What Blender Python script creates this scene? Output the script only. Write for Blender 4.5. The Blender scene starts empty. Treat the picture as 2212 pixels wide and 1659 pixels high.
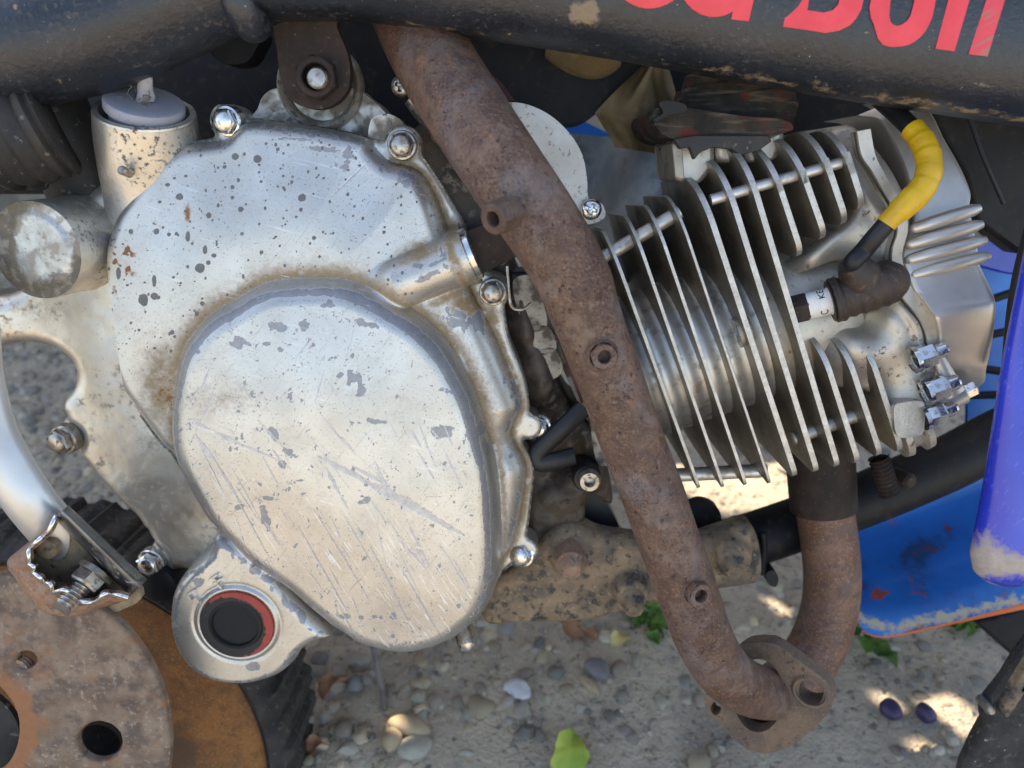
import bpy, bmesh, math, random
import numpy as np
from mathutils import Vector, Matrix
from mathutils.geometry import tessellate_polygon

random.seed(7)
rng = np.random.default_rng(11)
scene = bpy.context.scene
col = scene.collection

# ------------------------------------------------------------------ camera, sky, sun, exposure
PHI = math.radians(15)        # camera pitch against the side of the motorcycle
LEAN = math.radians(20)       # the motorcycle leans away on its stand
DIST = 0.45
CAM_H = 0.60
FPX = 1661.0                  # focal length in units of the 2212 x 1659 picture
CB = np.array([0, -DIST * math.cos(PHI), DIST * math.sin(PHI)])
FWD = np.array([0, math.cos(PHI), -math.sin(PHI)])
UPV = np.array([0, math.sin(PHI), math.cos(PHI)])
RX = np.array([[1, 0, 0], [0, math.cos(-LEAN), -math.sin(-LEAN)], [0, math.sin(-LEAN), math.cos(-LEAN)]])
TZ = CAM_H - (RX @ CB)[2]
TW = np.array([0, 0, TZ])
CW = RX @ CB + TW

cam = bpy.data.cameras.new('camera')
cam.sensor_width = 36
cam.lens = 36 * FPX / 2212
cam.clip_start = 0.02
cam.clip_end = 500
cam.dof.use_dof = True
cam.dof.focus_distance = 0.435
cam.dof.aperture_fstop = 6.3
camo = bpy.data.objects.new('camera', cam)
col.objects.link(camo)
camo.location = CW
camo.rotation_euler = (math.radians(90) - PHI - LEAN, 0, 0)
scene.camera = camo

SUN_EL = math.radians(47)
SUN_AZ = Vector((-0.55, 0.835, 0)).normalized()
SDIR = Vector((SUN_AZ.x * math.cos(SUN_EL), SUN_AZ.y * math.cos(SUN_EL), math.sin(SUN_EL)))
world = bpy.data.worlds.new('World')
scene.world = world
world.use_nodes = True
wn = world.node_tree.nodes
wl = world.node_tree.links
sky = wn.new('ShaderNodeTexSky')
sky.sky_type = 'NISHITA'
sky.sun_disc = False
sky.sun_elevation = SUN_EL
sky.sun_rotation = math.atan2(SUN_AZ.x, SUN_AZ.y)
sky.air_density = 1.0
sky.dust_density = 1.2
sky.ozone_density = 1.0
hs = wn.new('ShaderNodeHueSaturation')
hs.inputs['Saturation'].default_value = 0.95
wl.new(sky.outputs[0], hs.inputs['Color'])
wl.new(hs.outputs[0], wn['Background'].inputs['Color'])
wn['Background'].inputs['Strength'].default_value = 0.15

sun = bpy.data.lights.new('sun', 'SUN')
sun.energy = 4.0
sun.angle = math.radians(0.4)
sun.color = (1.0, 0.93, 0.82)
suno = bpy.data.objects.new('sun', sun)
col.objects.link(suno)
suno.location = (-3, 4, 5)
suno.rotation_euler = SDIR.to_track_quat('Z', 'Y').to_euler()

scene.view_settings.view_transform = 'Standard'
scene.view_settings.look = 'None'
scene.view_settings.gamma = 1
scene.view_settings.exposure = 1.64
scene.view_settings.use_curve_mapping = False
scene.view_settings.use_white_balance = True      # the camera was balanced for open shade
scene.view_settings.white_balance_temperature = 7150
scene.view_settings.white_balance_tint = 10

# ------------------------------------------------------------------ picture <-> place
def ray(u, v):
    d = FPX * FWD + np.array([1, 0, 0]) * (u - 1106) - UPV * (v - 829.5)
    return d / np.linalg.norm(d)

def P(u, v, y=0.0):
    """point of the bike frame (X right, Y away, Z up along the bike) seen at u, v at depth y"""
    d = ray(u, v)
    return CB + d * ((y - CB[1]) / d[1])

def PP(u, v, p0, n):
    d = ray(u, v)
    return CB + d * (np.dot(np.asarray(p0) - CB, n) / np.dot(d, n))

def L(px, u=1106, v=829, y=0.0):
    return px * np.dot(P(u, v, y) - CB, FWD) / FPX

def G(u, v, z=0.0):
    d = RX @ ray(u, v)
    return CW + d * ((z - CW[2]) / d[2])

def proj(X, Y, Z):
    dx, dy, dz = X - CB[0], Y - CB[1], Z - CB[2]
    w = dy * FWD[1] + dz * FWD[2]
    return 1106 + FPX * dx / w, 829.5 - FPX * (dy * UPV[1] + dz * UPV[2]) / w

def nrm(a):
    a = np.asarray(a, float)
    return a / np.linalg.norm(a)

# ------------------------------------------------------------------ value noise in numpy
_lat = rng.random((256, 256))
def vnoise(x, y, s=0):
    x = np.asarray(x) + s * 17.3; y = np.asarray(y) + s * 9.7
    xi = np.floor(x).astype(int); yi = np.floor(y).astype(int)
    fx = x - xi; fy = y - yi
    fx = fx * fx * (3 - 2 * fx); fy = fy * fy * (3 - 2 * fy)
    a = _lat[xi & 255, yi & 255]; b = _lat[(xi + 1) & 255, yi & 255]
    c = _lat[xi & 255, (yi + 1) & 255]; d = _lat[(xi + 1) & 255, (yi + 1) & 255]
    return (a * (1 - fx) + b * fx) * (1 - fy) + (c * (1 - fx) + d * fx) * fy

def fbm(x, y, o=4, s=0):
    t = 0; a = 0.5; n = 0
    for k in range(o):
        t = t + a * vnoise(x * 2 ** k, y * 2 ** k, s + k * 3); n += a; a *= 0.55
    return t / n

def sstep(a, b, x):
    t = np.clip((x - a) / (b - a), 0, 1)
    return t * t * (3 - 2 * t)

# ------------------------------------------------------------------ materials
class NT:
    def __init__(self, name):
        self.m = bpy.data.materials.new(name)
        self.m.use_nodes = True
        self.t = self.m.node_tree
        self.b = self.t.nodes['Principled BSDF']
        tc = self.t.nodes.new('ShaderNodeTexCoord')
        self.vec = tc.outputs['Object']
    def new(self, ty): return self.t.nodes.new(ty)
    def put(self, sock, val):
        if isinstance(val, bpy.types.NodeSocket): self.t.links.new(val, sock)
        else: sock.default_value = val
    def mapping(self, scale=(1, 1, 1), rot=(0, 0, 0), loc=(0, 0, 0)):
        v = self.vec
        for key, val in (('Rotation', rot), ('Scale', scale)):
            n = self.new('ShaderNodeMapping')
            self.put(n.inputs['Vector'], v)
            n.inputs[key].default_value = val
            v = n.outputs[0]
        return v
    def noise(self, scale, detail=4, rough=0.55, vec=None, dist=0.0):
        n = self.new('ShaderNodeTexNoise')
        self.put(n.inputs['Vector'], vec or self.vec)
        n.inputs['Scale'].default_value = scale; n.inputs['Detail'].default_value = detail
        n.inputs['Roughness'].default_value = rough; n.inputs['Distortion'].default_value = dist
        return n.outputs['Fac']
    def vor(self, scale, vec=None, rand=1.0):
        n = self.new('ShaderNodeTexVoronoi')
        self.put(n.inputs['Vector'], vec or self.vec)
        n.inputs['Scale'].default_value = scale; n.inputs['Randomness'].default_value = rand
        return n.outputs['Distance']
    def attr(self, name, out='Fac'):
        n = self.new('ShaderNodeAttribute'); n.attribute_name = name
        return n.outputs[out]
    def math(self, op, a, b=0.0):
        n = self.new('ShaderNodeMath'); n.operation = op
        self.put(n.inputs[0], a); self.put(n.inputs[1], b)
        return n.outputs[0]
    def step(self, x, lo, hi):
        n = self.new('ShaderNodeMapRange'); n.interpolation_type = 'SMOOTHSTEP'
        self.put(n.inputs['Value'], x)
        n.inputs['From Min'].default_value = lo; n.inputs['From Max'].default_value = hi
        return n.outputs[0]
    def mix(self, f, a, b):
        n = self.new('ShaderNodeMix'); n.data_type = 'RGBA'
        self.put(n.inputs[0], f)
        self.put(n.inputs[6], c4(a)); self.put(n.inputs[7], c4(b))
        return n.outputs[2]
    def mixf(self, f, a, b):
        n = self.new('ShaderNodeMix'); n.data_type = 'FLOAT'
        self.put(n.inputs[0], f); self.put(n.inputs[2], a); self.put(n.inputs[3], b)
        return n.outputs[0]

def c4(c):
    if isinstance(c, bpy.types.NodeSocket): return c
    return (c[0], c[1], c[2], 1.0)

MATS = {}
def surf(name, base, var=None, vscale=50, vlo=0.35, vhi=0.65, layers=(), rough=0.5, rvar=0.12, metal=0.0, bump=0.25, bscale=400, bdist=0.0004,
         coat=0.0, spec=0.5, colattr=None):
    """base colour broken up by noise, then a list of wear layers"""
    t = NT(name)
    c = t.attr(colattr, 'Color') if colattr else base
    if var is not None:
        c = t.mix(t.step(t.noise(vscale, 6, 0.6), vlo, vhi), c, var)
    r = t.math('ADD', t.math('MULTIPLY', t.noise(vscale * 2.3, 5), rvar * 2), rough - rvar)
    me = metal
    h = t.noise(bscale, 5, 0.6)
    for l in layers:
        k = l.get('kind', 'noise')
        vec = None
        if 'stretch' in l: vec = t.mapping(l['stretch'], l.get('rot', (0, 0, 0)))
        sc = l.get('scale', 100)
        if k == 'noise': x = t.noise(sc, l.get('detail', 5), l.get('nr', 0.6), vec, l.get('dist', 0.0))
        elif k == 'vor': x = t.math('SUBTRACT', 1.0, t.math('ADD', t.vor(sc, vec), t.math('MULTIPLY', t.noise(sc * 2.5, 3), 0.25)))
        else:
            x = t.attr(l['attr'])
            if l.get('jit'): x = t.math('ADD', x, t.math('MULTIPLY', t.math('SUBTRACT', t.noise(sc, 5, 0.65, vec), 0.5), l['jit']))
        m = t.step(x, l['thr'] - l.get('soft', 0.04), l['thr'] + l.get('soft', 0.04))
        if 'within' in l: m = t.math('MULTIPLY', m, t.attr(l['within']))
        if 'amt' in l: m = t.math('MULTIPLY', m, l['amt'])
        if 'patch' in l:
            m = t.math('MULTIPLY', m, t.step(t.noise(l['patch'], 3), 0.42, 0.6))
        lc = l['col']
        if 'col2' in l: lc = t.mix(t.noise(l.get('c2s', 220), 5, 0.65), l['col'], l['col2'])
        c = t.mix(m, c, lc)
        if 'rough' in l: r = t.mixf(m, r, l['rough'])
        if 'metal' in l: me = t.mixf(m, me, l['metal'])
        if 'lift' in l: h = t.math('ADD', h, t.math('MULTIPLY', m, l['lift']))
    t.put(t.b.inputs['Base Color'], c4(c))
    t.put(t.b.inputs['Roughness'], r)
    t.put(t.b.inputs['Metallic'], me)
    t.b.inputs['Coat Weight'].default_value = coat
    t.b.inputs['Specular IOR Level'].default_value = spec
    if bump:
        bn = t.new('ShaderNodeBump')
        bn.inputs['Strength'].default_value = bump; bn.inputs['Distance'].default_value = bdist
        t.put(bn.inputs['Height'], h)
        t.put(t.b.inputs['Normal'], bn.outputs[0])
    MATS[name] = t.m
    return t.m

SR = (0, math.radians(29), 0)
M_cover = surf('worn silver paint', (0.58, 0.56, 0.525), (0.50, 0.475, 0.435), 28, layers=[
    dict(kind='attr', attr='grime', thr=0.5, soft=0.38, jit=0.7, scale=420, col=(0.21, 0.135, 0.065), col2=(0.36, 0.27, 0.16), rough=0.75, metal=0.05),
    dict(kind='attr', attr='bare', thr=0.42, soft=0.3, jit=1.2, scale=420, amt=0.8, col=(0.30, 0.30, 0.325), col2=(0.60, 0.60, 0.60), c2s=160, rough=0.38, metal=0.75, lift=-0.6),
    dict(kind='attr', attr='chip', thr=0.30, soft=0.16, jit=0.4, scale=700, col=(0.60, 0.59, 0.58), rough=0.4, metal=0.6, amt=0.5),
    dict(kind='attr', attr='chip', thr=0.55, soft=0.14, jit=0.75, scale=700, col=(0.15, 0.15, 0.165), col2=(0.36, 0.36, 0.375), c2s=200, rough=0.45, metal=0.5, amt=0.9, lift=-1.2),
    dict(kind='attr', attr='spot', thr=0.5, soft=0.12, jit=0.25, scale=650, col=(0.06, 0.06, 0.064), col2=(0.16, 0.16, 0.165), c2s=120, rough=0.55, metal=0.3, amt=0.92, lift=-1.0),
    dict(kind='noise', within='szone', scale=90, stretch=(7, 7, 0.45), rot=SR, thr=0.63, soft=0.05, col=(0.78, 0.76, 0.74), rough=0.4, metal=0.3, lift=-0.3),
    dict(kind='noise', within='szone', scale=60, stretch=(8, 8, 0.5), rot=SR, thr=0.68, soft=0.035, col=(0.33, 0.32, 0.33), rough=0.4, metal=0.6, lift=-0.5),
    dict(kind='attr', attr='scr', thr=0.5, soft=0.25, jit=0.3, scale=500, col=(0.24, 0.24, 0.27), col2=(0.62, 0.62, 0.64), rough=0.35, metal=0.7, lift=-0.8),
    dict(kind='noise', scale=900, thr=0.64, soft=0.04, col=(0.17, 0.14, 0.115), amt=0.8),
    dict(kind='noise', scale=45, stretch=(10, 10, 0.5), rot=(0, math.radians(-40), 0), thr=0.66, soft=0.03, col=(0.36, 0.34, 0.32), amt=0.5),
    dict(kind='noise', scale=50, stretch=(9, 9, 0.5), rot=(0, math.radians(75), 0), thr=0.67, soft=0.03, col=(0.74, 0.72, 0.70), amt=0.45),
    dict(kind='attr', attr='rust', thr=0.5, soft=0.2, jit=0.6, scale=500, col=(0.24, 0.10, 0.04), rough=0.8, metal=0.0),
    ], rough=0.38, rvar=0.07, metal=0.86, bump=0.4, bscale=1100, bdist=0.00028)
M_case = surf('dirty cast silver paint', (0.68, 0.63, 0.55), (0.56, 0.50, 0.42), 35, layers=[
    dict(kind='noise', scale=260, thr=0.60, soft=0.07, col=(0.25, 0.18, 0.11), rough=0.75, metal=0.05, patch=25, amt=0.8),
    dict(kind='attr', attr='grime', thr=0.5, soft=0.3, jit=0.8, scale=450, col=(0.12, 0.10, 0.075), col2=(0.30, 0.24, 0.16), rough=0.8, metal=0.0),
    dict(kind='noise', scale=700, thr=0.69, soft=0.03, col=(0.14, 0.11, 0.09), amt=0.85),
    ], rough=0.42, metal=0.85, bump=0.35, bscale=700, bdist=0.0003)
M_neck = surf('stained cast neck', (0.68, 0.645, 0.58), (0.58, 0.54, 0.47), 40, layers=[
    dict(kind='noise', scale=330, thr=0.58, soft=0.05, col=(0.05, 0.047, 0.044), col2=(0.20, 0.15, 0.10), rough=0.85, metal=0, patch=32),
    dict(kind='noise', scale=800, thr=0.67, soft=0.03, col=(0.12, 0.09, 0.06), amt=0.8),
    dict(kind='noise', scale=55, thr=0.66, soft=0.03, col=(0.33, 0.33, 0.36), metal=0.6)], rough=0.40, metal=0.85, bump=0.4, bscale=600)
M_plugface = surf('grimy machined aluminium', (0.50, 0.49, 0.47), (0.36, 0.345, 0.32), 90, layers=[
    dict(kind='attr', attr='grime', thr=0.5, soft=0.3, jit=1.5, scale=230, col=(0.045, 0.04, 0.033), col2=(0.22, 0.18, 0.125), rough=0.85, metal=0),
    dict(kind='noise', scale=500, thr=0.66, soft=0.03, col=(0.1, 0.08, 0.06), amt=0.9),
    dict(kind='noise', scale=120, thr=0.55, soft=0.06, col=(0.30, 0.26, 0.21), rough=0.7, metal=0.2, amt=0.7)], rough=0.36, metal=0.85, bump=0.5, bscale=400)
M_fin = surf('cast aluminium fins', (0.36, 0.315, 0.25), (0.25, 0.215, 0.17), 70, layers=[
    dict(kind='noise', scale=420, thr=0.60, soft=0.05, col=(0.15, 0.125, 0.095), amt=0.7, patch=60),
    dict(kind='noise', scale=800, thr=0.68, soft=0.03, col=(0.12, 0.09, 0.06))], rough=0.45, metal=0.7, bump=0.5, bscale=900)
M_finedge = surf('scuffed fin edge aluminium', (0.56, 0.53, 0.485), (0.45, 0.42, 0.375), 150, layers=[
    dict(kind='noise', scale=700, thr=0.62, soft=0.06, col=(0.26, 0.21, 0.16), amt=0.55),
    dict(kind='noise', scale=260, thr=0.62, soft=0.06, col=(0.66, 0.62, 0.56), rough=0.36, amt=0.7)], rough=0.42, metal=0.72, bump=0.6, bscale=1100)
M_barrel = surf('machined barrel aluminium', (0.72, 0.70, 0.665), (0.60, 0.575, 0.53), 60, layers=[dict(kind='noise', scale=120, thr=0.60, soft=0.08, col=(0.30, 0.24, 0.18), rough=0.6, amt=0.6)], rough=0.44, metal=0.75, bump=0.25)
M_head = surf('head casting', (0.60, 0.54, 0.455), (0.48, 0.43, 0.36), 45, layers=[
    dict(kind='noise', scale=260, thr=0.62, soft=0.05, col=(0.16, 0.11, 0.07), rough=0.8, metal=0.1, patch=40),
    dict(kind='noise', scale=800, thr=0.69, soft=0.03, col=(0.15, 0.11, 0.08))], rough=0.46, metal=0.65, bump=0.4, bscale=800)
M_valve = surf('satin valve cover paint', (0.60, 0.545, 0.485), (0.55, 0.50, 0.44), 80, layers=[
    dict(kind='noise', scale=500, thr=0.72, soft=0.03, col=(0.3, 0.25, 0.2), amt=0.6)], rough=0.38, rvar=0.04, metal=0.72, bump=0.25, bscale=1500, bdist=0.0002)
M_chrome = surf('worn chrome', (0.68, 0.67, 0.66), None, 80, layers=[
    dict(kind='noise', scale=350, thr=0.58, soft=0.07, col=(0.25, 0.20, 0.15), rough=0.5, metal=0.6, amt=0.6)], rough=0.22, rvar=0.05, metal=1.0, bump=0.04)
M_bolt = surf('dull plated bolt', (0.46, 0.43, 0.39), (0.30, 0.26, 0.22), 160, layers=[
    dict(kind='noise', scale=420, thr=0.58, soft=0.06, col=(0.20, 0.14, 0.09), rough=0.7, metal=0.2, amt=0.8)], rough=0.3, rvar=0.06, metal=0.9, bump=0.3, bscale=800)
M_rustpipe = surf('rusty exhaust steel', (0.088, 0.042, 0.024), (0.150, 0.082, 0.050), 45, layers=[
    dict(kind='noise', scale=850, thr=0.56, soft=0.08, col=(0.26, 0.18, 0.135), amt=0.35),
    dict(kind='noise', scale=700, stretch=(1, 1, 1), thr=0.60, soft=0.05, col=(0.05, 0.028, 0.024), amt=0.6, lift=-1, patch=24),
    dict(kind='noise', scale=70, thr=0.58, soft=0.05, col=(0.215, 0.14, 0.098), amt=0.6),
    dict(kind='noise', scale=18, thr=0.55, soft=0.10, col=(0.175, 0.125, 0.10), amt=0.55),
    dict(kind='noise', scale=24, thr=0.60, soft=0.07, col=(0.085, 0.046, 0.036), amt=0.75),
    dict(kind='noise', scale=55, thr=0.64, soft=0.05, col=(0.30, 0.125, 0.05), amt=0.55, patch=9),
    dict(kind='noise', scale=160, thr=0.55, soft=0.12, col=(0.075, 0.040, 0.032), amt=0.75),
    dict(kind='noise', scale=420, thr=0.62, soft=0.05, col=(0.22, 0.135, 0.10), amt=0.7),
    dict(kind='noise', scale=260, thr=0.66, soft=0.04, col=(0.06, 0.034, 0.03), amt=0.9, lift=-1.2),
    dict(kind='noise', scale=34, thr=0.60, soft=0.10, col=(0.17, 0.14, 0.14), amt=0.5),
    dict(kind='noise', scale=500, thr=0.64, soft=0.04, col=(0.36, 0.13, 0.04), patch=20)], rough=0.60, metal=0.12, bump=0.9, bscale=420, bdist=0.0008)
M_rustpipe2 = surf('rusty elbow steel', (0.13, 0.058, 0.032), (0.21, 0.112, 0.068), 40, layers=[
    dict(kind='noise', scale=800, thr=0.57, soft=0.07, col=(0.30, 0.19, 0.135), amt=0.6),
    dict(kind='noise', scale=60, thr=0.58, soft=0.06, col=(0.115, 0.075, 0.065), amt=0.7),
    dict(kind='noise', scale=150, thr=0.58, soft=0.08, col=(0.10, 0.055, 0.045), amt=0.85),
    dict(kind='noise', scale=420, thr=0.66, soft=0.04, col=(0.33, 0.22, 0.17), amt=0.8)], rough=0.6, metal=0.15, bump=0.6, bscale=450, bdist=0.0006)
M_nut = surf('dark rusty nut', (0.085, 0.052, 0.04), (0.13, 0.082, 0.06), 120, layers=[
    dict(kind='noise', scale=420, thr=0.62, soft=0.05, col=(0.035, 0.026, 0.024), amt=0.8)], rough=0.6, metal=0.25, bump=0.5, bscale=600)
M_flange = surf('rusty flange plate', (0.20, 0.13, 0.085), (0.12, 0.085, 0.065), 50, layers=[
    dict(kind='noise', scale=300, thr=0.63, soft=0.06, col=(0.05, 0.04, 0.036), amt=0.85),
    dict(kind='noise', scale=700, thr=0.62, soft=0.04, col=(0.30, 0.20, 0.13), amt=0.7)], rough=0.65, metal=0.2, bump=0.6, bscale=500)
M_rustplate = surf('mottled rusty plate', (0.165, 0.105, 0.07), (0.26, 0.185, 0.13), 55, layers=[
    dict(kind='noise', scale=70, thr=0.55, soft=0.08, col=(0.088, 0.062, 0.052), amt=0.75),
    dict(kind='noise', scale=300, thr=0.60, soft=0.05, col=(0.38, 0.315, 0.245), amt=0.75, patch=22),
    dict(kind='noise', scale=330, thr=0.64, soft=0.05, col=(0.36, 0.15, 0.06), patch=18),
    dict(kind='noise', scale=600, thr=0.66, soft=0.04, col=(0.07, 0.05, 0.045), amt=0.8),
    dict(kind='attr', attr='rust', thr=0.5, soft=0.32, jit=1.0, scale=260, col=(0.36, 0.15, 0.06), col2=(0.22, 0.10, 0.05))],
    rough=0.72, metal=0.1, bump=0.7, bscale=450, bdist=0.0006)
M_disc = surf('brown rusted disc', (0.33, 0.130, 0.036), (0.215, 0.088, 0.030), 30, layers=[
    dict(kind='noise', scale=110, thr=0.56, soft=0.07, col=(0.17, 0.072, 0.028), amt=0.7),
    dict(kind='noise', scale=900, thr=0.58, soft=0.06, col=(0.12, 0.055, 0.022), amt=0.6),
    dict(kind='noise', scale=500, thr=0.60, soft=0.06, col=(0.40, 0.20, 0.075), amt=0.6),
    dict(kind='noise', scale=16, thr=0.62, soft=0.07, col=(0.085, 0.05, 0.03), amt=0.8),
    dict(kind='noise', scale=700, thr=0.70, soft=0.03, col=(0.06, 0.035, 0.02))], rough=0.88, bump=0.8, bscale=700, bdist=0.0006)
M_rubber = surf('dusty black rubber', (0.013, 0.012, 0.012), (0.034, 0.029, 0.025), 40, layers=[
    dict(kind='noise', scale=200, thr=0.66, soft=0.05, col=(0.24, 0.20, 0.15), amt=0.6)], rough=0.65, bump=0.5, bscale=350)
M_tyre = surf('dusty tyre rubber', (0.022, 0.019, 0.017), (0.05, 0.042, 0.035), 50, layers=[
    dict(kind='noise', scale=160, thr=0.60, soft=0.06, col=(0.10, 0.085, 0.068), amt=0.7),
    dict(kind='noise', scale=300, thr=0.69, soft=0.02, col=(0.32, 0.29, 0.25))], rough=0.8, bump=1.0, bscale=160, bdist=0.002)
M_boot = surf('brown dusty rubber boot', (0.026, 0.018, 0.014), (0.050, 0.031, 0.021), 60, layers=[
    dict(kind='noise', scale=300, thr=0.62, soft=0.06, col=(0.16, 0.09, 0.05), amt=0.5)], rough=0.6, bump=0.4, bscale=500)
M_frame = surf('worn black frame paint', (0.007, 0.010, 0.017), (0.014, 0.018, 0.027), 30, layers=[
    dict(kind='noise', scale=330, thr=0.60, soft=0.06, col=(0.085, 0.075, 0.064), rough=0.8, patch=16, amt=0.6),
    dict(kind='noise', scale=1300, thr=0.60, soft=0.05, col=(0.06, 0.057, 0.055), rough=0.6, amt=0.3),
    dict(kind='noise', scale=620, thr=0.705, soft=0.02, col=(0.34, 0.31, 0.27), rough=0.8),
    dict(kind='noise', scale=90, stretch=(1, 1, 1), thr=0.70, soft=0.02, col=(0.25, 0.18, 0.12), rough=0.85, lift=1.0),
    dict(kind='attr', attr='grime', thr=0.5, soft=0.12, jit=1.3, scale=110, col=(0.30, 0.225, 0.145), col2=(0.16, 0.12, 0.08), rough=0.9, lift=1.5)],
    rough=0.34, rvar=0.08, metal=0.0, bump=0.7, bscale=330, bdist=0.0007, spec=0.6)
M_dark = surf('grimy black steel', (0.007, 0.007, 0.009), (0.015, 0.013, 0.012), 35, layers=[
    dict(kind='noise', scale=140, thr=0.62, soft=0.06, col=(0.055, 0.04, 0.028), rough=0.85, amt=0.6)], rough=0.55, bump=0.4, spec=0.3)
M_mount = surf('oily brown bracket', (0.020, 0.013, 0.011), (0.042, 0.026, 0.019), 60, layers=[
    dict(kind='noise', scale=350, thr=0.66, soft=0.04, col=(0.14, 0.09, 0.055), amt=0.7)], rough=0.7, metal=0.0, bump=0.5, spec=0.3)
M_mud = surf('dried mud over black paint', (0.30, 0.205, 0.12), (0.19, 0.13, 0.08), 40, layers=[
    dict(kind='noise', scale=70, thr=0.52, soft=0.12, col=(0.13, 0.10, 0.075), amt=0.75),
    dict(kind='noise', scale=95, thr=0.56, soft=0.09, col=(0.025, 0.024, 0.026), rough=0.55, amt=0.85, patch=10),
    dict(kind='noise', scale=190, thr=0.60, soft=0.06, col=(0.045, 0.040, 0.038), rough=0.55, amt=0.85, lift=-1),
    dict(kind='noise', scale=420, thr=0.64, soft=0.05, col=(0.38, 0.28, 0.18), amt=0.7)], rough=0.85, bump=0.8, bscale=300, bdist=0.0008)
M_dirtycase = surf('oily crankcase', (0.085, 0.062, 0.043), (0.04, 0.03, 0.023), 45, layers=[
    dict(kind='noise', scale=170, thr=0.58, soft=0.06, col=(0.24, 0.195, 0.145), rough=0.8, amt=0.8, patch=16),
    dict(kind='noise', scale=150, thr=0.62, soft=0.06, col=(0.022, 0.017, 0.015), amt=0.9)], rough=0.55, metal=0.15, bump=0.8, bscale=300, bdist=0.0008)
M_oldcast = surf('dirty old casting', (0.34, 0.305, 0.255), (0.20, 0.17, 0.13), 70, layers=[
    dict(kind='noise', scale=90, thr=0.53, soft=0.07, col=(0.075, 0.055, 0.04), rough=0.85, metal=0, amt=0.9),
    dict(kind='noise', scale=400, thr=0.62, soft=0.05, col=(0.05, 0.04, 0.03), amt=0.8)], rough=0.55, metal=0.4, bump=0.7, bscale=400)
M_silvercase = surf('grimy silver housing', (0.50, 0.475, 0.43), (0.36, 0.335, 0.29), 60, layers=[
    dict(kind='noise', scale=70, thr=0.49, soft=0.09, col=(0.12, 0.09, 0.062), rough=0.8, metal=0, amt=0.85),
    dict(kind='noise', scale=220, thr=0.63, soft=0.05, col=(0.06, 0.055, 0.05), rough=0.8, metal=0, amt=0.9),
    dict(kind='noise', scale=800, thr=0.69, soft=0.03, col=(0.1, 0.08, 0.06))], rough=0.45, metal=0.5, bump=0.35, bscale=700)
M_starter = surf('pale starter cover', (0.55, 0.54, 0.51), (0.46, 0.44, 0.40), 40, layers=[
    dict(kind='noise', scale=420, thr=0.63, soft=0.04, col=(0.25, 0.21, 0.16), rough=0.8, amt=0.8),
    dict(kind='noise', scale=190, thr=0.68, soft=0.04, col=(0.22, 0.19, 0.15), rough=0.8, amt=0.9),
    dict(kind='noise', scale=700, thr=0.70, soft=0.03, col=(0.2, 0.17, 0.13))], rough=0.5, metal=0.35, bump=0.3, bscale=800)
M_red = surf('red vinyl sticker', (0.78, 0.055, 0.075), (0.70, 0.045, 0.06), 60, layers=[
    dict(kind='noise', scale=320, thr=0.70, soft=0.03, col=(0.5, 0.16, 0.14), amt=0.5)], rough=0.45, bump=0.15, bscale=500)
M_redworn = surf('scraped red vinyl sticker', (0.74, 0.06, 0.08), (0.66, 0.05, 0.07), 60, layers=[
    dict(kind='noise', scale=60, stretch=(0.7, 7, 7), rot=(0, math.radians(32), 0), thr=0.56, soft=0.06, col=(0.30, 0.17, 0.13), amt=0.8)], rough=0.5, bump=0.2)
M_yellow = surf('yellow tape', (0.66, 0.39, 0.008), (0.56, 0.315, 0.008), 60, layers=[
    dict(kind='noise', scale=250, thr=0.67, soft=0.05, col=(0.33, 0.21, 0.03), amt=0.5)], rough=0.38, bump=0.35, bscale=160, bdist=0.001)
M_wire = surf('black lead', (0.012, 0.012, 0.014), None, 60, rough=0.42, bump=0.15, spec=0.4)
M_ceram = surf('white spark plug ceramic', (0.78, 0.76, 0.73), (0.66, 0.63, 0.58), 90, rough=0.25, bump=0.05)
M_ink = surf('black print', (0.02, 0.02, 0.022), rough=0.5, bump=0)
M_capplastic = surf('faded lilac plastic', (0.28, 0.285, 0.345), (0.31, 0.305, 0.325), 60, layers=[
    dict(kind='noise', scale=380, thr=0.66, soft=0.05, col=(0.13, 0.11, 0.09), amt=0.8)], rough=0.55, bump=0.3, bscale=500)
M_darkred = surf('dark red sealant', (0.10, 0.012, 0.012), (0.05, 0.01, 0.01), 120, rough=0.5, bump=0.3)
M_redseal = surf('worn red seal', (0.36, 0.045, 0.03), (0.28, 0.04, 0.03), 120, layers=[
    dict(kind='attr', attr='grime', thr=0.5, soft=0.05, jit=0.8, scale=260, col=(0.012, 0.012, 0.013), lift=-1)], rough=0.55, bump=0.4)
M_lens = surf('black sight glass', (0.010, 0.011, 0.014), None, layers=[
    dict(kind='noise', scale=1500, thr=0.70, soft=0.03, col=(0.25, 0.2, 0.13), amt=0.8)], rough=0.5, bump=0.05, spec=0.25)
M_blue = surf('scuffed blue plastic', (0.012, 0.135, 0.43), (0.010, 0.105, 0.35), 25, layers=[
    dict(kind='noise', scale=55, thr=0.63, soft=0.04, col=(0.36, 0.06, 0.02), rough=0.6, patch=7),
    dict(kind='noise', scale=28, thr=0.60, soft=0.06, col=(0.02, 0.035, 0.05), amt=0.7),
    dict(kind='attr', attr='grime', thr=0.5, soft=0.15, jit=1.1, scale=150, col=(0.42, 0.36, 0.26), rough=0.9)], rough=0.38, bump=0.2, bscale=300)
M_orange = surf('orange plastic edge', (0.75, 0.16, 0.045), None, rough=0.5, bump=0.1)
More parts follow.
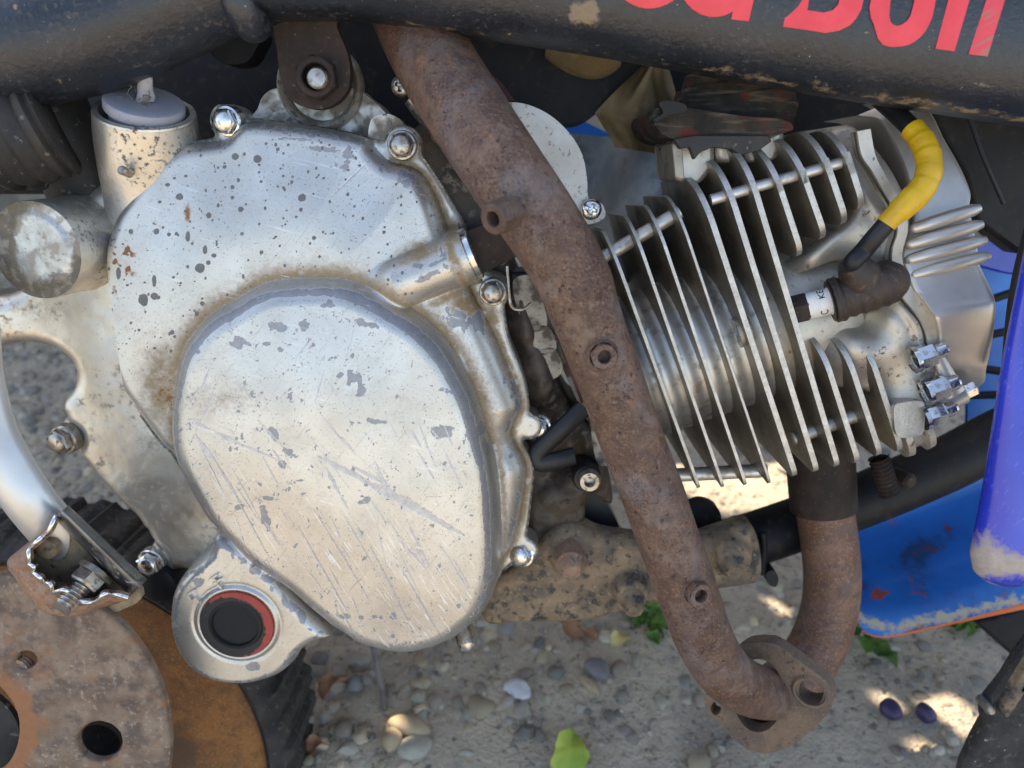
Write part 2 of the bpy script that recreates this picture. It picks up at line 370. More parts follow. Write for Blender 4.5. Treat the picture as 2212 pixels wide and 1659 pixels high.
M_violet = surf('glossy violet blue plastic', (0.020, 0.042, 0.50), (0.014, 0.030, 0.41), 18, layers=[
    dict(kind='noise', scale=120, stretch=(5, 5, 0.6), rot=(0, math.radians(-30), 0), thr=0.63, soft=0.04, col=(0.16, 0.18, 0.52), rough=0.5, amt=0.3),
    dict(kind='attr', attr='grime', thr=0.5, soft=0.2, jit=0.8, scale=220, col=(0.50, 0.42, 0.34), col2=(0.25, 0.2, 0.2), rough=0.8)],
    rough=0.22, rvar=0.05, bump=0.15, bscale=200, coat=0.3)
M_blueshroud = surf('sky blue plastic', (0.012, 0.14, 0.52), (0.02, 0.20, 0.60), 20, rough=0.4, bump=0.1)
M_cloth = surf('stained beige cloth', (0.21, 0.15, 0.075), (0.14, 0.095, 0.04), 22, layers=[
    dict(kind='noise', scale=40, thr=0.60, soft=0.08, col=(0.28, 0.215, 0.125), amt=0.7)], rough=0.9, bump=0.6, bscale=90, bdist=0.002)
M_greypanel = surf('dusty grey panel', (0.30, 0.34, 0.38), (0.58, 0.60, 0.60), 16, layers=[
    dict(kind='noise', scale=30, thr=0.58, soft=0.1, col=(0.08, 0.09, 0.10), amt=0.8)], rough=0.55, bump=0.3)
M_tape = surf('grimy electrical tape', (0.018, 0.016, 0.014), (0.05, 0.040, 0.03), 50, layers=[
    dict(kind='noise', scale=70, stretch=(0.5, 0.7, 5), thr=0.60, soft=0.10, col=(0.13, 0.10, 0.075), amt=0.7),
    dict(kind='noise', scale=60, thr=0.60, soft=0.05, col=(0.11, 0.012, 0.010), amt=0.75)], rough=0.8, bump=0.8, bscale=140, bdist=0.0015, spec=0.2)
M_bar = surf('painted silver lever', (0.60, 0.585, 0.56), (0.53, 0.51, 0.47), 30, layers=[
    dict(kind='noise', scale=600, thr=0.70, soft=0.03, col=(0.3, 0.25, 0.2), amt=0.7)], rough=0.36, rvar=0.05, metal=0.6, bump=0.2, bscale=700)
M_peg = surf('scuffed dark chrome', (0.19, 0.20, 0.21), (0.11, 0.11, 0.115), 45, layers=[
    dict(kind='noise', scale=260, thr=0.60, soft=0.05, col=(0.42, 0.36, 0.28), rough=0.8, metal=0, amt=0.7, patch=20),
    dict(kind='noise', scale=900, thr=0.69, soft=0.03, col=(0.5, 0.49, 0.48))], rough=0.3, metal=0.85, bump=0.4)
M_pegrust = surf('rusty footrest lip', (0.26, 0.13, 0.075), (0.33, 0.21, 0.14), 60, layers=[
    dict(kind='noise', scale=150, thr=0.58, soft=0.07, col=(0.12, 0.095, 0.075), amt=0.9),
    dict(kind='noise', scale=400, thr=0.63, soft=0.05, col=(0.42, 0.34, 0.24), amt=0.7)], rough=0.75, metal=0.1, bump=0.6)
M_pegfloor = surf('muddy footrest floor', (0.30, 0.225, 0.14), (0.16, 0.115, 0.075), 60, layers=[
    dict(kind='noise', scale=200, thr=0.60, soft=0.06, col=(0.05, 0.042, 0.037), amt=0.85)], rough=0.85, bump=0.7)
M_twig = surf('grey twig', (0.21, 0.185, 0.16), (0.14, 0.12, 0.10), 90, rough=0.85, bump=0.5)
M_wood = surf('weathered board', (0.22, 0.19, 0.155), (0.15, 0.13, 0.105), 8, rough=0.85, bump=0.4, bscale=60, bdist=0.002)
M_ground = surf('dry dirt', (0.57, 0.46, 0.33), (0.44, 0.355, 0.26), 9, vlo=0.3, vhi=0.7, layers=[
    dict(kind='noise', scale=60, thr=0.60, soft=0.10, col=(0.32, 0.29, 0.245), amt=0.7),
    dict(kind='noise', scale=130, thr=0.62, soft=0.06, col=(0.115, 0.10, 0.082), amt=0.75),
    dict(kind='noise', scale=300, thr=0.65, soft=0.04, col=(0.38, 0.33, 0.26), amt=0.7)], rough=0.95, bump=1.0, bscale=160, bdist=0.006)
M_pebble = surf('pebbles', (0.3, 0.3, 0.3), None, colattr='col', rough=0.8, bump=0.3, bscale=200, layers=[
    dict(kind='noise', scale=160, thr=0.62, soft=0.08, col=(0.30, 0.26, 0.205), amt=0.5)])
M_stone_tan = surf('tan stone', (0.42, 0.32, 0.19), (0.34, 0.26, 0.17), 60, rough=0.8, bump=0.4)
M_stone_pale = surf('pale stone', (0.40, 0.37, 0.29), (0.32, 0.29, 0.23), 60, rough=0.8, bump=0.4)
M_stone_grey = surf('grey stone', (0.20, 0.19, 0.185), (0.155, 0.15, 0.15), 60, rough=0.8, bump=0.4)
M_stone_white = surf('white crumbled lump', (0.66, 0.66, 0.66), (0.55, 0.54, 0.53), 90, rough=0.9, bump=0.6)
M_leafgreen = surf('fresh green leaf', (0.10, 0.20, 0.022), (0.06, 0.14, 0.018), 50, rough=0.5, bump=0.2)
M_leafyellow = surf('yellowing leaf', (0.42, 0.46, 0.06), (0.24, 0.36, 0.045), 40, rough=0.55, bump=0.2)
M_leafpale = surf('pale yellow fallen leaf', (0.58, 0.46, 0.17), (0.45, 0.36, 0.13), 60, rough=0.6, bump=0.3)
M_leafbrown = surf('curled brown leaf', (0.23, 0.10, 0.05), (0.31, 0.15, 0.075), 60, rough=0.7, bump=0.4)
M_berry = surf('purple berry', (0.04, 0.028, 0.075), (0.065, 0.042, 0.105), 120, rough=0.45, bump=0.3)

# ------------------------------------------------------------------ mesh building (bike frame coordinates)
ORIG = {}
class MB:
    def __init__(self): self.v = []; self.f = []; self.n = 0; self.attr = {}; self.mi = []
    def add(self, verts, faces, mi=0):
        verts = np.asarray(verts, float)
        self.v.append(verts)
        for f in faces:
            self.f.append([int(i) + self.n for i in f]); self.mi.append(mi)
        self.n += len(verts)
        return self
    def grid(self, rows, closed=False, mi=0):
        rows = np.asarray(rows, float); a, b = rows.shape[:2]
        fs = []
        for i in range(a - 1):
            for j in range(b if closed else b - 1):
                k = (j + 1) % b
                fs.append((i * b + j, i * b + k, (i + 1) * b + k, (i + 1) * b + j))
        return self.add(rows.reshape(-1, 3), fs, mi)
    def tube(self, path, r, n=24, caps=True, flat=None, side=None, mi=0):
        path = np.asarray(path, float); m = len(path)
        r = np.broadcast_to(np.asarray(r, float), (m,)) if np.ndim(r) < 2 else r
        T = np.gradient(path, axis=0); T /= np.linalg.norm(T, axis=1)[:, None]
        up = np.array(side if side is not None else (0, 1, 0), float)
        if abs(np.dot(up, T[0])) > 0.95: up = np.array((1, 0, 0.2))
        rings = []
        a = np.linspace(0, 2 * math.pi, n, endpoint=False)
        for i in range(m):
            up = up - T[i] * np.dot(up, T[i]); up /= np.linalg.norm(up)
            w = np.cross(T[i], up)
            k = 1.0 if flat is None else flat
            rings.append(path[i] + r[i] * (np.cos(a)[:, None] * up * k + np.sin(a)[:, None] * w))
        base = self.n
        self.grid(rings, closed=True, mi=mi)
        if caps:
            self.f.append([base + j for j in range(n)][::-1]); self.mi.append(mi)
            self.f.append([base + (m - 1) * n + j for j in range(n)]); self.mi.append(mi)
        return self
    def lathe(self, p0, ax, prof, n=32, mi=0, start=None, phase=0.0):
        ax = nrm(ax)
        s = np.array(start if start is not None else ((0, 0, 1) if abs(ax[2]) < 0.9 else (1, 0, 0)), float)
        s = nrm(s - ax * np.dot(s, ax)); w = np.cross(ax, s)
        a = np.linspace(0, 2 * math.pi, n, endpoint=False) + phase
        rings = [np.asarray(p0) + ax * t + max(r, 1e-5) * (np.cos(a)[:, None] * s + np.sin(a)[:, None] * w) for t, r in prof]
        return self.grid(rings, closed=True, mi=mi)
    def hexa(self, p0, ax, prof, mi=0, start=None, phase=0.2): return self.lathe(p0, ax, prof, 6, mi, start, phase)
    def prism(self, poly, d, holes=(), mi=0):
        poly = [np.asarray(p, float) for p in poly]
        loops = [poly] + [[np.asarray(p, float) for p in h] for h in holes]
        allp = np.array([p for l in loops for p in l]); d = np.asarray(d, float); N = len(allp)
        tris = tessellate_polygon([[Vector(p) for p in l] for l in loops])
        fs = [tuple(t) for t in tris] + [tuple(i + N for i in t[::-1]) for t in tris]
        o = 0
        for l in loops:
            k = len(l)
            for i in range(k):
                fs.append((o + i, o + (i + 1) % k, o + (i + 1) % k + N, o + i + N))
            o += k
        return self.add(np.vstack([allp, allp + d]), fs, mi)
    def box(self, p0, ex, ey, ez, mi=0):
        p0, ex, ey, ez = (np.asarray(q, float) for q in (p0, ex, ey, ez))
        vs = [p0 + a * ex + b * ey + c * ez for c in (0, 1) for b in (0, 1) for a in (0, 1)]
        return self.add(vs, [(0, 2, 3, 1), (4, 5, 7, 6), (0, 1, 5, 4), (2, 6, 7, 3), (0, 4, 6, 2), (1, 3, 7, 5)], mi)

def spline(pts, n=40, closed=False):
    pts = np.asarray(pts, float)
    if closed: q = np.vstack([pts[-1:], pts, pts[:2]])
    else: q = np.vstack([2 * pts[0] - pts[1], pts, 2 * pts[-1] - pts[-2]])
    seg = len(q) - 3
    t = np.linspace(0, seg, n, endpoint=not closed)
    i = np.minimum(t.astype(int), seg - 1); f = (t - i)[:, None]
    a, b, c, d = q[i], q[i + 1], q[i + 2], q[i + 3]
    return 0.5 * (2 * b + (c - a) * f + (2 * a - 5 * b + 4 * c - d) * f ** 2 + (3 * b - a - 3 * c + d) * f ** 3)

def SP(pts, y=0.0, n=60, closed=False):
    """pixel list (u, v[, y]) -> smooth path of bike frame points"""
    q = np.array([P(p[0], p[1], p[2] if len(p) > 2 else y) for p in pts])
    return spline(q, n, closed)

def poly(pts, y=0.0): return [P(p[0], p[1], y) for p in pts]

def circ(u, v, r, y, n=24, ry=None, off=0.0):
    c = P(u, v, y); R = L(r, u, v, y); R2 = L(ry or r, u, v, y)
    a = np.linspace(0, 2 * math.pi, n, endpoint=False) + off
    return [c + np.array([R * math.cos(t), 0, R2 * math.sin(t)]) for t in a]

def finish(me, name, mats, smooth):
    for m in (mats if isinstance(mats, (list, tuple)) else [mats]): me.materials.append(m)
    me.polygons.foreach_set('use_smooth', [True] * len(me.polygons))
    if smooth < 180: me.set_sharp_from_angle(angle=math.radians(smooth))

ROOT = None
def build(mb, name, mat, parent=None, smooth=38, bevel=0.0, label=None, free=False, sub=0, attrs=None, kind=None):
    V = np.vstack(mb.v)
    c = (V.min(0) + V.max(0)) / 2
    if free:  c[2] = V[:, 2].min()
    me = bpy.data.meshes.new(name)
    me.from_pydata((V - c).tolist(), [], mb.f)
    bm = bmesh.new(); bm.from_mesh(me); bmesh.ops.recalc_face_normals(bm, faces=bm.faces); bm.to_mesh(me); bm.free()
    if any(mb.mi): me.polygons.foreach_set('material_index', mb.mi)
    for k, a in (attrs or {}).items():
        at = me.attributes.new(k, 'FLOAT', 'POINT'); at.data.foreach_set('value', np.asarray(a, np.float32))
    finish(me, name, mat, smooth)
    o = bpy.data.objects.new(name, me); col.objects.link(o)
    place(o, c, parent, free)
    if bevel:
        b = o.modifiers.new('bevel', 'BEVEL'); b.width = bevel; b.segments = 2; b.limit_method = 'ANGLE'; b.angle_limit = math.radians(40)
    if sub:
        s = o.modifiers.new('smooth', 'SUBSURF'); s.levels = s.render_levels = sub
    if label: o['label'] = label
    if kind: o['kind'] = kind
    return o

def place(o, c, parent, free=False):
    ORIG[o.name] = np.asarray(c, float)
    if free:
        o.location = c
    else:
        p = parent or ROOT
        o.parent = p
        o.location = np.asarray(c) - ORIG[p.name]

def copyto(o, c, parent=None):
    n = o.copy(); col.objects.link(n)
    place(n, c, parent)
    return n

def tag(o, label, cat, group=None, kind=None):
    if label: o['label'] = label
    if cat: o['category'] = cat
    if group: o['group'] = group
    if kind: o['kind'] = kind

# ------------------------------------------------------------------ heightfields
def sdf(poly2, X, Z):
    """signed distance to a closed polygon (negative inside)"""
    p = np.asarray(poly2); q = np.roll(p, -1, axis=0)
    x = X.ravel(); z = Z.ravel()
    d2 = np.full(x.shape, 1e9); ins = np.zeros(x.shape, bool)
    for (ax, az), (bx, bz) in zip(p, q):
        ex, ez = bx - ax, bz - az
        l = ex * ex + ez * ez
        if l < 1e-16: continue
        t = np.clip(((x - ax) * ex + (z - az) * ez) / l, 0, 1)
        d2 = np.minimum(d2, (x - ax - t * ex) ** 2 + (z - az - t * ez) ** 2)
        if az != bz:
            ins ^= ((az > z) != (bz > z)) & (x < (bx - ax) * (z - az) / (bz - az) + ax)
    d = np.sqrt(d2)
    return np.where(ins, -d, d).reshape(X.shape)

def outline(pts, y, n=160):
    q = spline(np.array([P(a, b, y) for a, b in pts]), n, True)
    return q[:, [0, 2]]

def smin(a, b, k):
    h = np.clip(0.5 + 0.5 * (b - a) / k, 0, 1)
    return b * (1 - h) + a * h - k * h * (1 - h)

def qround(d, r):
    t = np.clip(d / r, 0, 1)
    return np.sqrt(np.maximum(0, 1 - (1 - t) ** 2))

class HField:
    """solid whose front is y(x, z) over the area where mask < 0"""
    def __init__(self, x0, x1, z0, z1, res):
        self.xs = np.arange(x0, x1, res); self.zs = np.arange(z0, z1, res); self.res = res
        self.X, self.Z = np.meshgrid(self.xs, self.zs, indexing='ij')
    def make(self, mask, Y, y_back, name, mat, parent=None, attr_fn=None, label=None, smooth=50, grime=None):
        X, Z = self.X.copy(), self.Z.copy()
        gx, gz = np.gradient(mask, self.res)
        g = np.maximum(np.hypot(gx, gz), 0.3)
        ins = mask < 0
        cell = (ins[:-1, :-1].astype(int) + ins[1:, :-1] + ins[:-1, 1:] + ins[1:, 1:]) >= 1
        use = np.zeros_like(ins)
        use[:-1, :-1] |= cell; use[1:, :-1] |= cell; use[:-1, 1:] |= cell; use[1:, 1:] |= cell
        out = use & ~ins
        sx = np.where(out, mask * gx / g ** 2, 0); sz = np.where(out, mask * gz / g ** 2, 0)
        lim = self.res * 1.6
        X -= np.clip(sx, -lim, lim); Z -= np.clip(sz, -lim, lim)
        idx = -np.ones(ins.shape, int); idx[use] = np.arange(use.sum())
        V = np.stack([X[use], Y[use], Z[use]], 1)
        a, b, c, d = idx[:-1, :-1][cell], idx[1:, :-1][cell], idx[1:, 1:][cell], idx[:-1, 1:][cell]
        F = np.stack([a, b, c, d], 1)
        # boundary edges -> skirt
        E = np.vstack([F[:, [0, 1]], F[:, [1, 2]], F[:, [2, 3]], F[:, [3, 0]]])
        key = np.sort(E, 1); k = key[:, 0].astype(np.int64) * (len(V) + 1) + key[:, 1]
        u, inv, cnt = np.unique(k, return_inverse=True, return_counts=True)
        B = E[cnt[inv] == 1]
        bv = np.unique(B); mp = -np.ones(len(V), int); mp[bv] = np.arange(len(bv)) + len(V)
        VB = V[bv].copy(); VB[:, 1] = y_back
        FB = np.stack([B[:, 1], B[:, 0], mp[B[:, 0]], mp[B[:, 1]]], 1)
        VV = np.vstack([V, VB]); FF = np.vstack([F, FB])
        c0 = (VV.min(0) + VV.max(0)) / 2
        me = bpy.data.meshes.new(name)
        me.vertices.add(len(VV)); me.vertices.foreach_set('co', (VV - c0).astype(np.float32).ravel())
        me.loops.add(FF.size); me.loops.foreach_set('vertex_index', FF.ravel().astype(np.int32))
        me.polygons.add(len(FF)); me.polygons.foreach_set('loop_start', np.arange(0, FF.size, 4, dtype=np.int32))
        me.update(calc_edges=True); me.validate()
        if attr_fn:
            uu, vv = proj(VV[:, 0], VV[:, 1], VV[:, 2])
            for kk, a in attr_fn(VV, uu, vv, np.concatenate([np.nonzero(use.ravel())[0], np.nonzero(use.ravel())[0][bv]])).items():
                at = me.attributes.new(kk, 'FLOAT', 'POINT'); at.data.foreach_set('value', np.asarray(a, np.float32))
        finish(me, name, mat, smooth)
        o = bpy.data.objects.new(name, me); col.objects.link(o)
        place(o, c0, parent)
        if label: o['label'] = label
        return o

def rbf(ctrl, X, Z):
    """thin plate surface through control points (u, v, y)"""
    p = np.array([P(*c) for c in ctrl]); S = 0.05
    q = p[:, [0, 2]] / S
    def ker(r2): return np.where(r2 > 1e-12, 0.5 * r2 * np.log(np.maximum(r2, 1e-12)), 0)
    n = len(q)
    K = ker(((q[:, None] - q[None]) ** 2).sum(-1)) + np.eye(n) * 0.003
    A = np.zeros((n + 3, n + 3)); A[:n, :n] = K
    A[:n, n] = 1; A[:n, n + 1:] = q; A[n, :n] = 1; A[n + 1:, :n] = q.T
    w = np.linalg.solve(A, np.concatenate([p[:, 1], np.zeros(3)]))
    x, z = X / S, Z / S
    Y = w[n] + w[n + 1] * x + w[n + 2] * z
    for i in range(n): Y = Y + w[i] * ker((x - q[i, 0]) ** 2 + (z - q[i, 1]) ** 2)
    return Y

def hf_for(pts, y, res, pad=0.004):
    o = np.array([P(a, b, y) for a, b in pts])
    return HField(o[:, 0].min() - pad, o[:, 0].max() + pad, o[:, 2].min() - pad, o[:, 2].max() + pad, res)

NY = np.array([0, -1.0, 0])   # towards the camera, square to the side of the bike

# ================================================================== the large structure: ground, and an unseen fence added to shade the yard
def lin(a, b, n): return np.linspace(a, b, n)
gx = np.unique(np.concatenate([lin(-60, -3, 14), lin(-3, -1.2, 20), lin(-1.2, 1.3, 170), lin(1.3, 3, 20), lin(3, 60, 14)]))
gy = np.unique(np.concatenate([lin(-60, -2, 16), lin(-2, 0, 26), lin(0, 1.5, 120), lin(1.5, 3, 20), lin(3, 60, 14)]))
GXX, GYY = np.meshgrid(gx, gy, indexing='ij')
fade = sstep(2.5, 1.2, np.abs(GXX)) * sstep(3.0, 1.4, np.abs(GYY - 0.4))
GZZ = ((fbm(GXX * 5, GYY * 5, 3, 5) - 0.5) * 0.035 + (fbm(GXX * 28, GYY * 28, 3, 2) - 0.5) * 0.016) * fade
gm = MB().grid(np.stack([GXX, GYY, GZZ], -1))
me = bpy.data.meshes.new('ground'); me.from_pydata(np.vstack(gm.v).tolist(), [], gm.f)
finish(me, 'ground', M_ground, 180)
ground = bpy.data.objects.new('ground', me); col.objects.link(ground); ground['kind'] = 'structure'
ORIG['ground'] = np.zeros(3)
def gz(x, y):
    f = sstep(2.5, 1.2, abs(x)) * sstep(3.0, 1.4, abs(y - 0.4))
    return float(((fbm(np.array([x * 5]), np.array([y * 5]), 3, 5) - 0.5) * 0.035 + (fbm(np.array([x * 28]), np.array([y * 28]), 3, 2) - 0.5) * 0.016)[0] * f)

FENCE_Y = 0.95
def on_fence(u, v):
    g = G(u, v); s = (FENCE_Y - g[1]) / SDIR.y
    return g[0] + s * SDIR.x, s * SDIR.z
GAPS = []          # (x centre, width, z low, z high) left open in the added fence to shape the sunlit streaks
for (u0, v0, u1, v1, w) in [(1875, 1480, 1950, 1530, 0.020), (2020, 1500, 2135, 1615, 0.036), (1985, 1590, 2008, 1650, 0.020), (1600, 1110, 1640, 1010, 0.16), (840, 1580, 900, 1640, 0.016), (1668, 1285, 1690, 1330, 0.018), (300, 960, 240, 1040, 0.03)]:
    a = on_fence(u0, v0); b = on_fence(u1, v1)
    GAPS.append(((a[0] + b[0]) / 2, max(w, abs(a[0] - b[0]) * 0.5), min(a[1], b[1]), max(a[1], b[1])))
fence = bpy.data.objects.new('added_shade_fence', None); col.objects.link(fence)  # made-up fence out of view, there to block the sun
fence.location = (-1.0, FENCE_Y, 0); ORIG['added_shade_fence'] = np.array([-1.0, FENCE_Y, 0])
tag(fence, 'added tall board fence out of view behind the motorcycle, placed to shade the yard', 'fence')
def fence_rects():
    """cut the fence area into upright boards, leaving the gaps open"""
    xs = [-5.2]
    while xs[-1] < 3.4: xs.append(xs[-1] + 0.19)
    cuts = sorted(set([g[0] - g[1] / 2 for g in GAPS] + [g[0] + g[1] / 2 for g in GAPS]))
    xs = sorted([x for x in xs if all(abs(x - c) > 0.06 for c in cuts)] + cuts)
    out = []
    for a, b in zip(xs[:-1], xs[1:]):
        m = (a + b) / 2; zs = [(0, 1.95)]
        for gxc, w, z0, z1 in GAPS:
            if abs(m - gxc) < w / 2:
                zs = [q for (l, h) in zs for q in ((l, min(h, z0)), (max(l, z1), h)) if q[1] - q[0] > 0.004]
        for l, h in zs: out.append((a, b, l, h))
    return out
for a, b, l, h in fence_rects():
    m = MB().box((a, FENCE_Y, l), (b - a - 0.0003, 0, 0), (0, 0.006, 0), (0, 0, h - l))
    build(m, 'board', M_wood, fence, bevel=0)

# ================================================================== the motorcycle
ROOT = bpy.data.objects.new('motorcycle', None); col.objects.link(ROOT)
rb = RX.T @ (np.array([0.0, 0.02, 0.0]) - TW)
ORIG['motorcycle'] = rb
ROOT.location = RX @ rb + TW
ROOT.rotation_euler = (-LEAN, 0, 0)
ROOT.empty_display_size = 0.1
tag(ROOT, 'worn dirt bike with silver engine, rusty exhaust pipe and black frame', 'motorcycle')

# ------------------------------------------------------------------ clutch cover
AO = [(490, 288), (535, 257), (603, 260), (712, 276), (790, 294), (850, 318), (905, 332), (944, 384), (974, 433), (1000, 480), (1030, 560), (1070, 610), (1088, 665), (1100, 730), (1128, 800),
      (1141, 850), (1143, 885), (1136, 910), (1128, 935), (1130, 960), (1148, 992), (1154, 1018), (1152, 1045), (1147, 1090), (1143, 1125), (1136, 1165), (1120, 1205), (1090, 1232), (1000, 1290), (700, 1290),
      (520, 1190), (420, 1060), (372, 985), (346, 959), (305, 904), (262, 847), (240, 799), (222, 745), (213, 690), (211, 640), (215, 575), (226, 520), (243, 472), (272, 427), (308, 379), (350, 335), (395, 309), (450, 300)]
AI = [(505, 276), (535, 259), (603, 263), (712, 278), (789, 297), (806, 322), (838, 350), (880, 360), (911, 380), (938, 425), (955, 470), (985, 560), (1020, 640), (1062, 720), (1092, 790), (1118, 850),
      (1126, 885), (1116, 912), (1106, 938), (1110, 962), (1128, 992), (1138, 1020), (1136, 1060), (1128, 1110), (1114, 1165), (1095, 1205), (1050, 1240), (960, 1290), (700, 1290),
      (520, 1190), (425, 1065), (374, 985), (346, 959), (305, 904), (262, 847), (240, 799), (222, 745), (213, 690), (211, 640), (215, 575), (226, 520), (243, 472), (272, 427), (308, 379), (350, 335), (395, 311), (450, 304), (485, 296)]
BB = [(494, 649), (562, 610), (617, 599), (685, 596), (739, 599), (780, 610), (821, 629), (862, 654), (903, 679), (936, 706), (963, 736), (985, 766), (1004, 801), (1026, 844), (1042, 890), (1056, 945),
      (1070, 1000), (1078, 1054), (1081, 1109), (1083, 1163), (1082, 1218), (1075, 1269), (1061, 1310), (1040, 1342), (1007, 1370), (971, 1393), (930, 1408), (890, 1417), (849, 1416), (808, 1408),
      (767, 1394), (739, 1376), (712, 1359), (685, 1337), (658, 1315), (625, 1285), (584, 1255), (549, 1230), (518, 1204), (491, 1177), (461, 1147), (436, 1120), (409, 1076), (387, 1035), (371, 997),
      (362, 959), (359, 918), (361, 877), (367, 836), (375, 793), (388, 752), (409, 719), (436, 687), (464, 664)]
SS = [(376, 1274), (404, 1233), (452, 1190), (475, 1150), (560, 1200), (660, 1310), (720, 1368), (680, 1385), (650, 1408), (636, 1430), (603, 1457), (549, 1474), (505, 1476), (460, 1468), (420, 1448), (388, 1412), (370, 1365), (367, 1320)]
YB, YFL, YA, YBULGE, YS = 0.032, 0.014, 0.0, -0.019, -0.010
hf = hf_for([(200, 235), (1180, 1490)], 0.0, 0.00062)
X, Z = hf.X, hf.Z
sAO = sdf(outline(AO, YFL, 220), X, Z); sAI = sdf(outline(AI, 0.004, 220), X, Z)
sB = sdf(outline(BB, -0.010, 220), X, Z); sS = sdf(outline(SS, -0.004, 140), X, Z)
for (u, v, r) in [(492, 262, 36), (870, 312, 38), (1064, 630, 37), (1132, 1192, 34), (1142, 922, 30)]:
    c = P(u, v, YFL); sAO = smin(sAO, np.hypot(X - c[0], Z - c[2]) - L(r), 0.004)
dA = -sAI
rA = 0.0085 + 0.0095 * sstep(-0.08, 0.02, X)
hA = (YFL - YA) * qround(dA, rA) + 0.006 * sstep(0.0, 0.06, dA)
h = np.where(sAO < 0.004, 0.0, -0.05)                       # flange level
h = np.where(sAO < 0, 0.003 * (qround(-sAO, 0.003) - 1), h)
h = -smin(-h, -np.where(sAI < 0, hA, -0.02 - 3 * sAI), 0.003)
hB = np.where(sB < 0, (YFL - YBULGE) * (0.25 + 0.75 * qround(-sB, 0.0155)), 0.0082 - 4.0 * sB) + 0.0045 * sstep(0.0, 0.075, -sB)
hS = np.where(sS < 0, (YFL - YS) * (0.45 + 0.55 * qround(-sS, 0.007)), 0.0108 - 4.0 * sS)
# boss of the clutch lever, half sunk in the face
pa, pb = P(820, 628, 0.003), P(1014, 549, 0.003)
ax2 = np.array([pb[0] - pa[0], pb[2] - pa[2]]); la = np.linalg.norm(ax2); ax2 /= la
tt = (X - pa[0]) * ax2[0] + (Z - pa[2]) * ax2[1]; dd = np.abs(-(X - pa[0]) * ax2[1] + (Z - pa[2]) * ax2[0])
RB = L(52)
hL = YFL + 0.001 + np.where(dd < RB, np.sqrt(np.maximum(0, RB ** 2 - dd ** 2)), -(dd - RB) * 4) - np.where(tt < 0.012, (0.012 - tt) * 0.55, 0)
sL = np.maximum(dd - RB, np.maximum(tt - la, -tt))
hL = np.where(tt > la, -0.05, hL)
hh = -smin(-h, -hL, 0.0035)
hh = -smin(-hh, -hS, 0.005)
hh = -smin(-hh, -hB, 0.0055)
mask = np.minimum(np.minimum(sAO, sB), np.minimum(sS, sL))
# recess of the sight glass
cS = P(513, 1347, YS); rS = np.hypot(X - cS[0], Z - cS[2])
R89, R78 = L(90, 513, 1347, YS), L(79, 513, 1347, YS)
hh = hh + 0.0012 * np.exp(-((rS - (R89 + R78) / 2) / 0.0018) ** 2) - 0.0007 * np.exp(-((rS - R89 - 0.001) / 0.0012) ** 2)
hh = np.where(rS < R78, np.minimum(hh, YFL - YS - 0.011), hh)
Ycov = YFL - hh

SPOTS = [(508, 338, 7, 7), (556, 343, 9, 8), (528, 333, 4, 4), (388, 425, 8, 8), (652, 427, 9, 8), (520, 452, 6, 6), (432, 579, 10, 10), (310, 648, 10, 14), (333, 640, 8, 8), (451, 465, 5, 6), (406, 510, 5, 11), (333, 606, 5, 12), (443, 540, 5, 9),
         (450, 567, 5, 5), (425, 678, 5, 6), (372, 718, 5, 5), (437, 656, 5, 5), (326, 390, 7, 6), (560, 372, 3, 3), (678, 514, 5, 4), (600, 322, 4, 4), (502, 404, 5, 5), (362, 399, 6, 4), (468, 525, 3, 7), (345, 436, 5, 4), (365, 506, 4, 4),
         (381, 505, 4, 4), (462, 552, 6, 5), (523, 505, 4, 4), (565, 545, 4, 4), (612, 380, 4, 4), (699, 384, 4, 3), (640, 468, 4, 3), (575, 310, 3, 3), (485, 360, 5, 4), (402, 380, 4, 4), (560, 356, 3, 3), (338, 500, 6, 6), (283, 500, 5, 6), (256, 590, 5, 13)]
for i in range(340):
    SPOTS.append((rng.uniform(235, 900), rng.uniform(270, 760), *(rng.uniform(1.4, 3.4) * np.array([1, rng.uniform(0.7, 1.4)]))))
PATCH = [(600, 706, 20, 11, 0.4), (655, 703, 10, 14, 0), (513, 745, 12, 10, 0.8), (528, 738, 24, 4, 0.5), (627, 857, 9, 12, 0), (676, 745, 6, 6, 0), (712, 655, 8, 9, 0), (576, 742, 8, 5, 0), (605, 755, 8, 5, 0.7), (795, 700, 26, 8, 0.2), (812, 910, 20, 5, 0.1),
         (571, 1118, 8, 34, -0.2), (585, 1076, 22, 6, -0.15), (520, 1095, 14, 6, -0.3), (505, 745, 12, 6, 0.4), (608, 1002, 12, 8, 0.4), (765, 815, 14, 16, 0.3), (780, 845, 10, 12, 0), (735, 812, 8, 6, 0), (625, 980, 12, 10, 0.6), (590, 935, 14, 9, 0.8),
         (555, 1225, 14, 16, 0), (760, 770, 6, 5, 0), (650, 590, 5, 4, 0), (868, 380, 10, 22, 0.3), (752, 338, 24, 16, -0.5), (700, 322, 30, 6, 0.1), (640, 300, 40, 4, 0.05), (880, 395, 12, 12, 0), (740, 360, 14, 10, 0), (905, 420, 18, 4, 0.7),
         (985, 690, 26, 26, 0.6), (1035, 690, 16, 30, -0.3), (1110, 830, 6, 40, -0.2), (1120, 870, 5, 20, 0.1), (1140, 1040, 6, 10, 0), (905, 575, 14, 7, 0), (925, 595, 26, 7, -0.45), (948, 565, 26, 5, -0.5), (960, 548, 12, 6, -0.5), (985, 580, 10, 12, 0),
         (400, 1240, 8, 6, 0), (378, 1320, 8, 22, 0), (640, 1420, 26, 8, -0.5), (540, 1440, 20, 8, 0), (430, 1255, 16, 8, -0.6), (1040, 930, 10, 16, 0), (955, 935, 22, 16, 0), (700, 660, 8, 5, 0), (790, 1080, 14, 6, -0.4)]
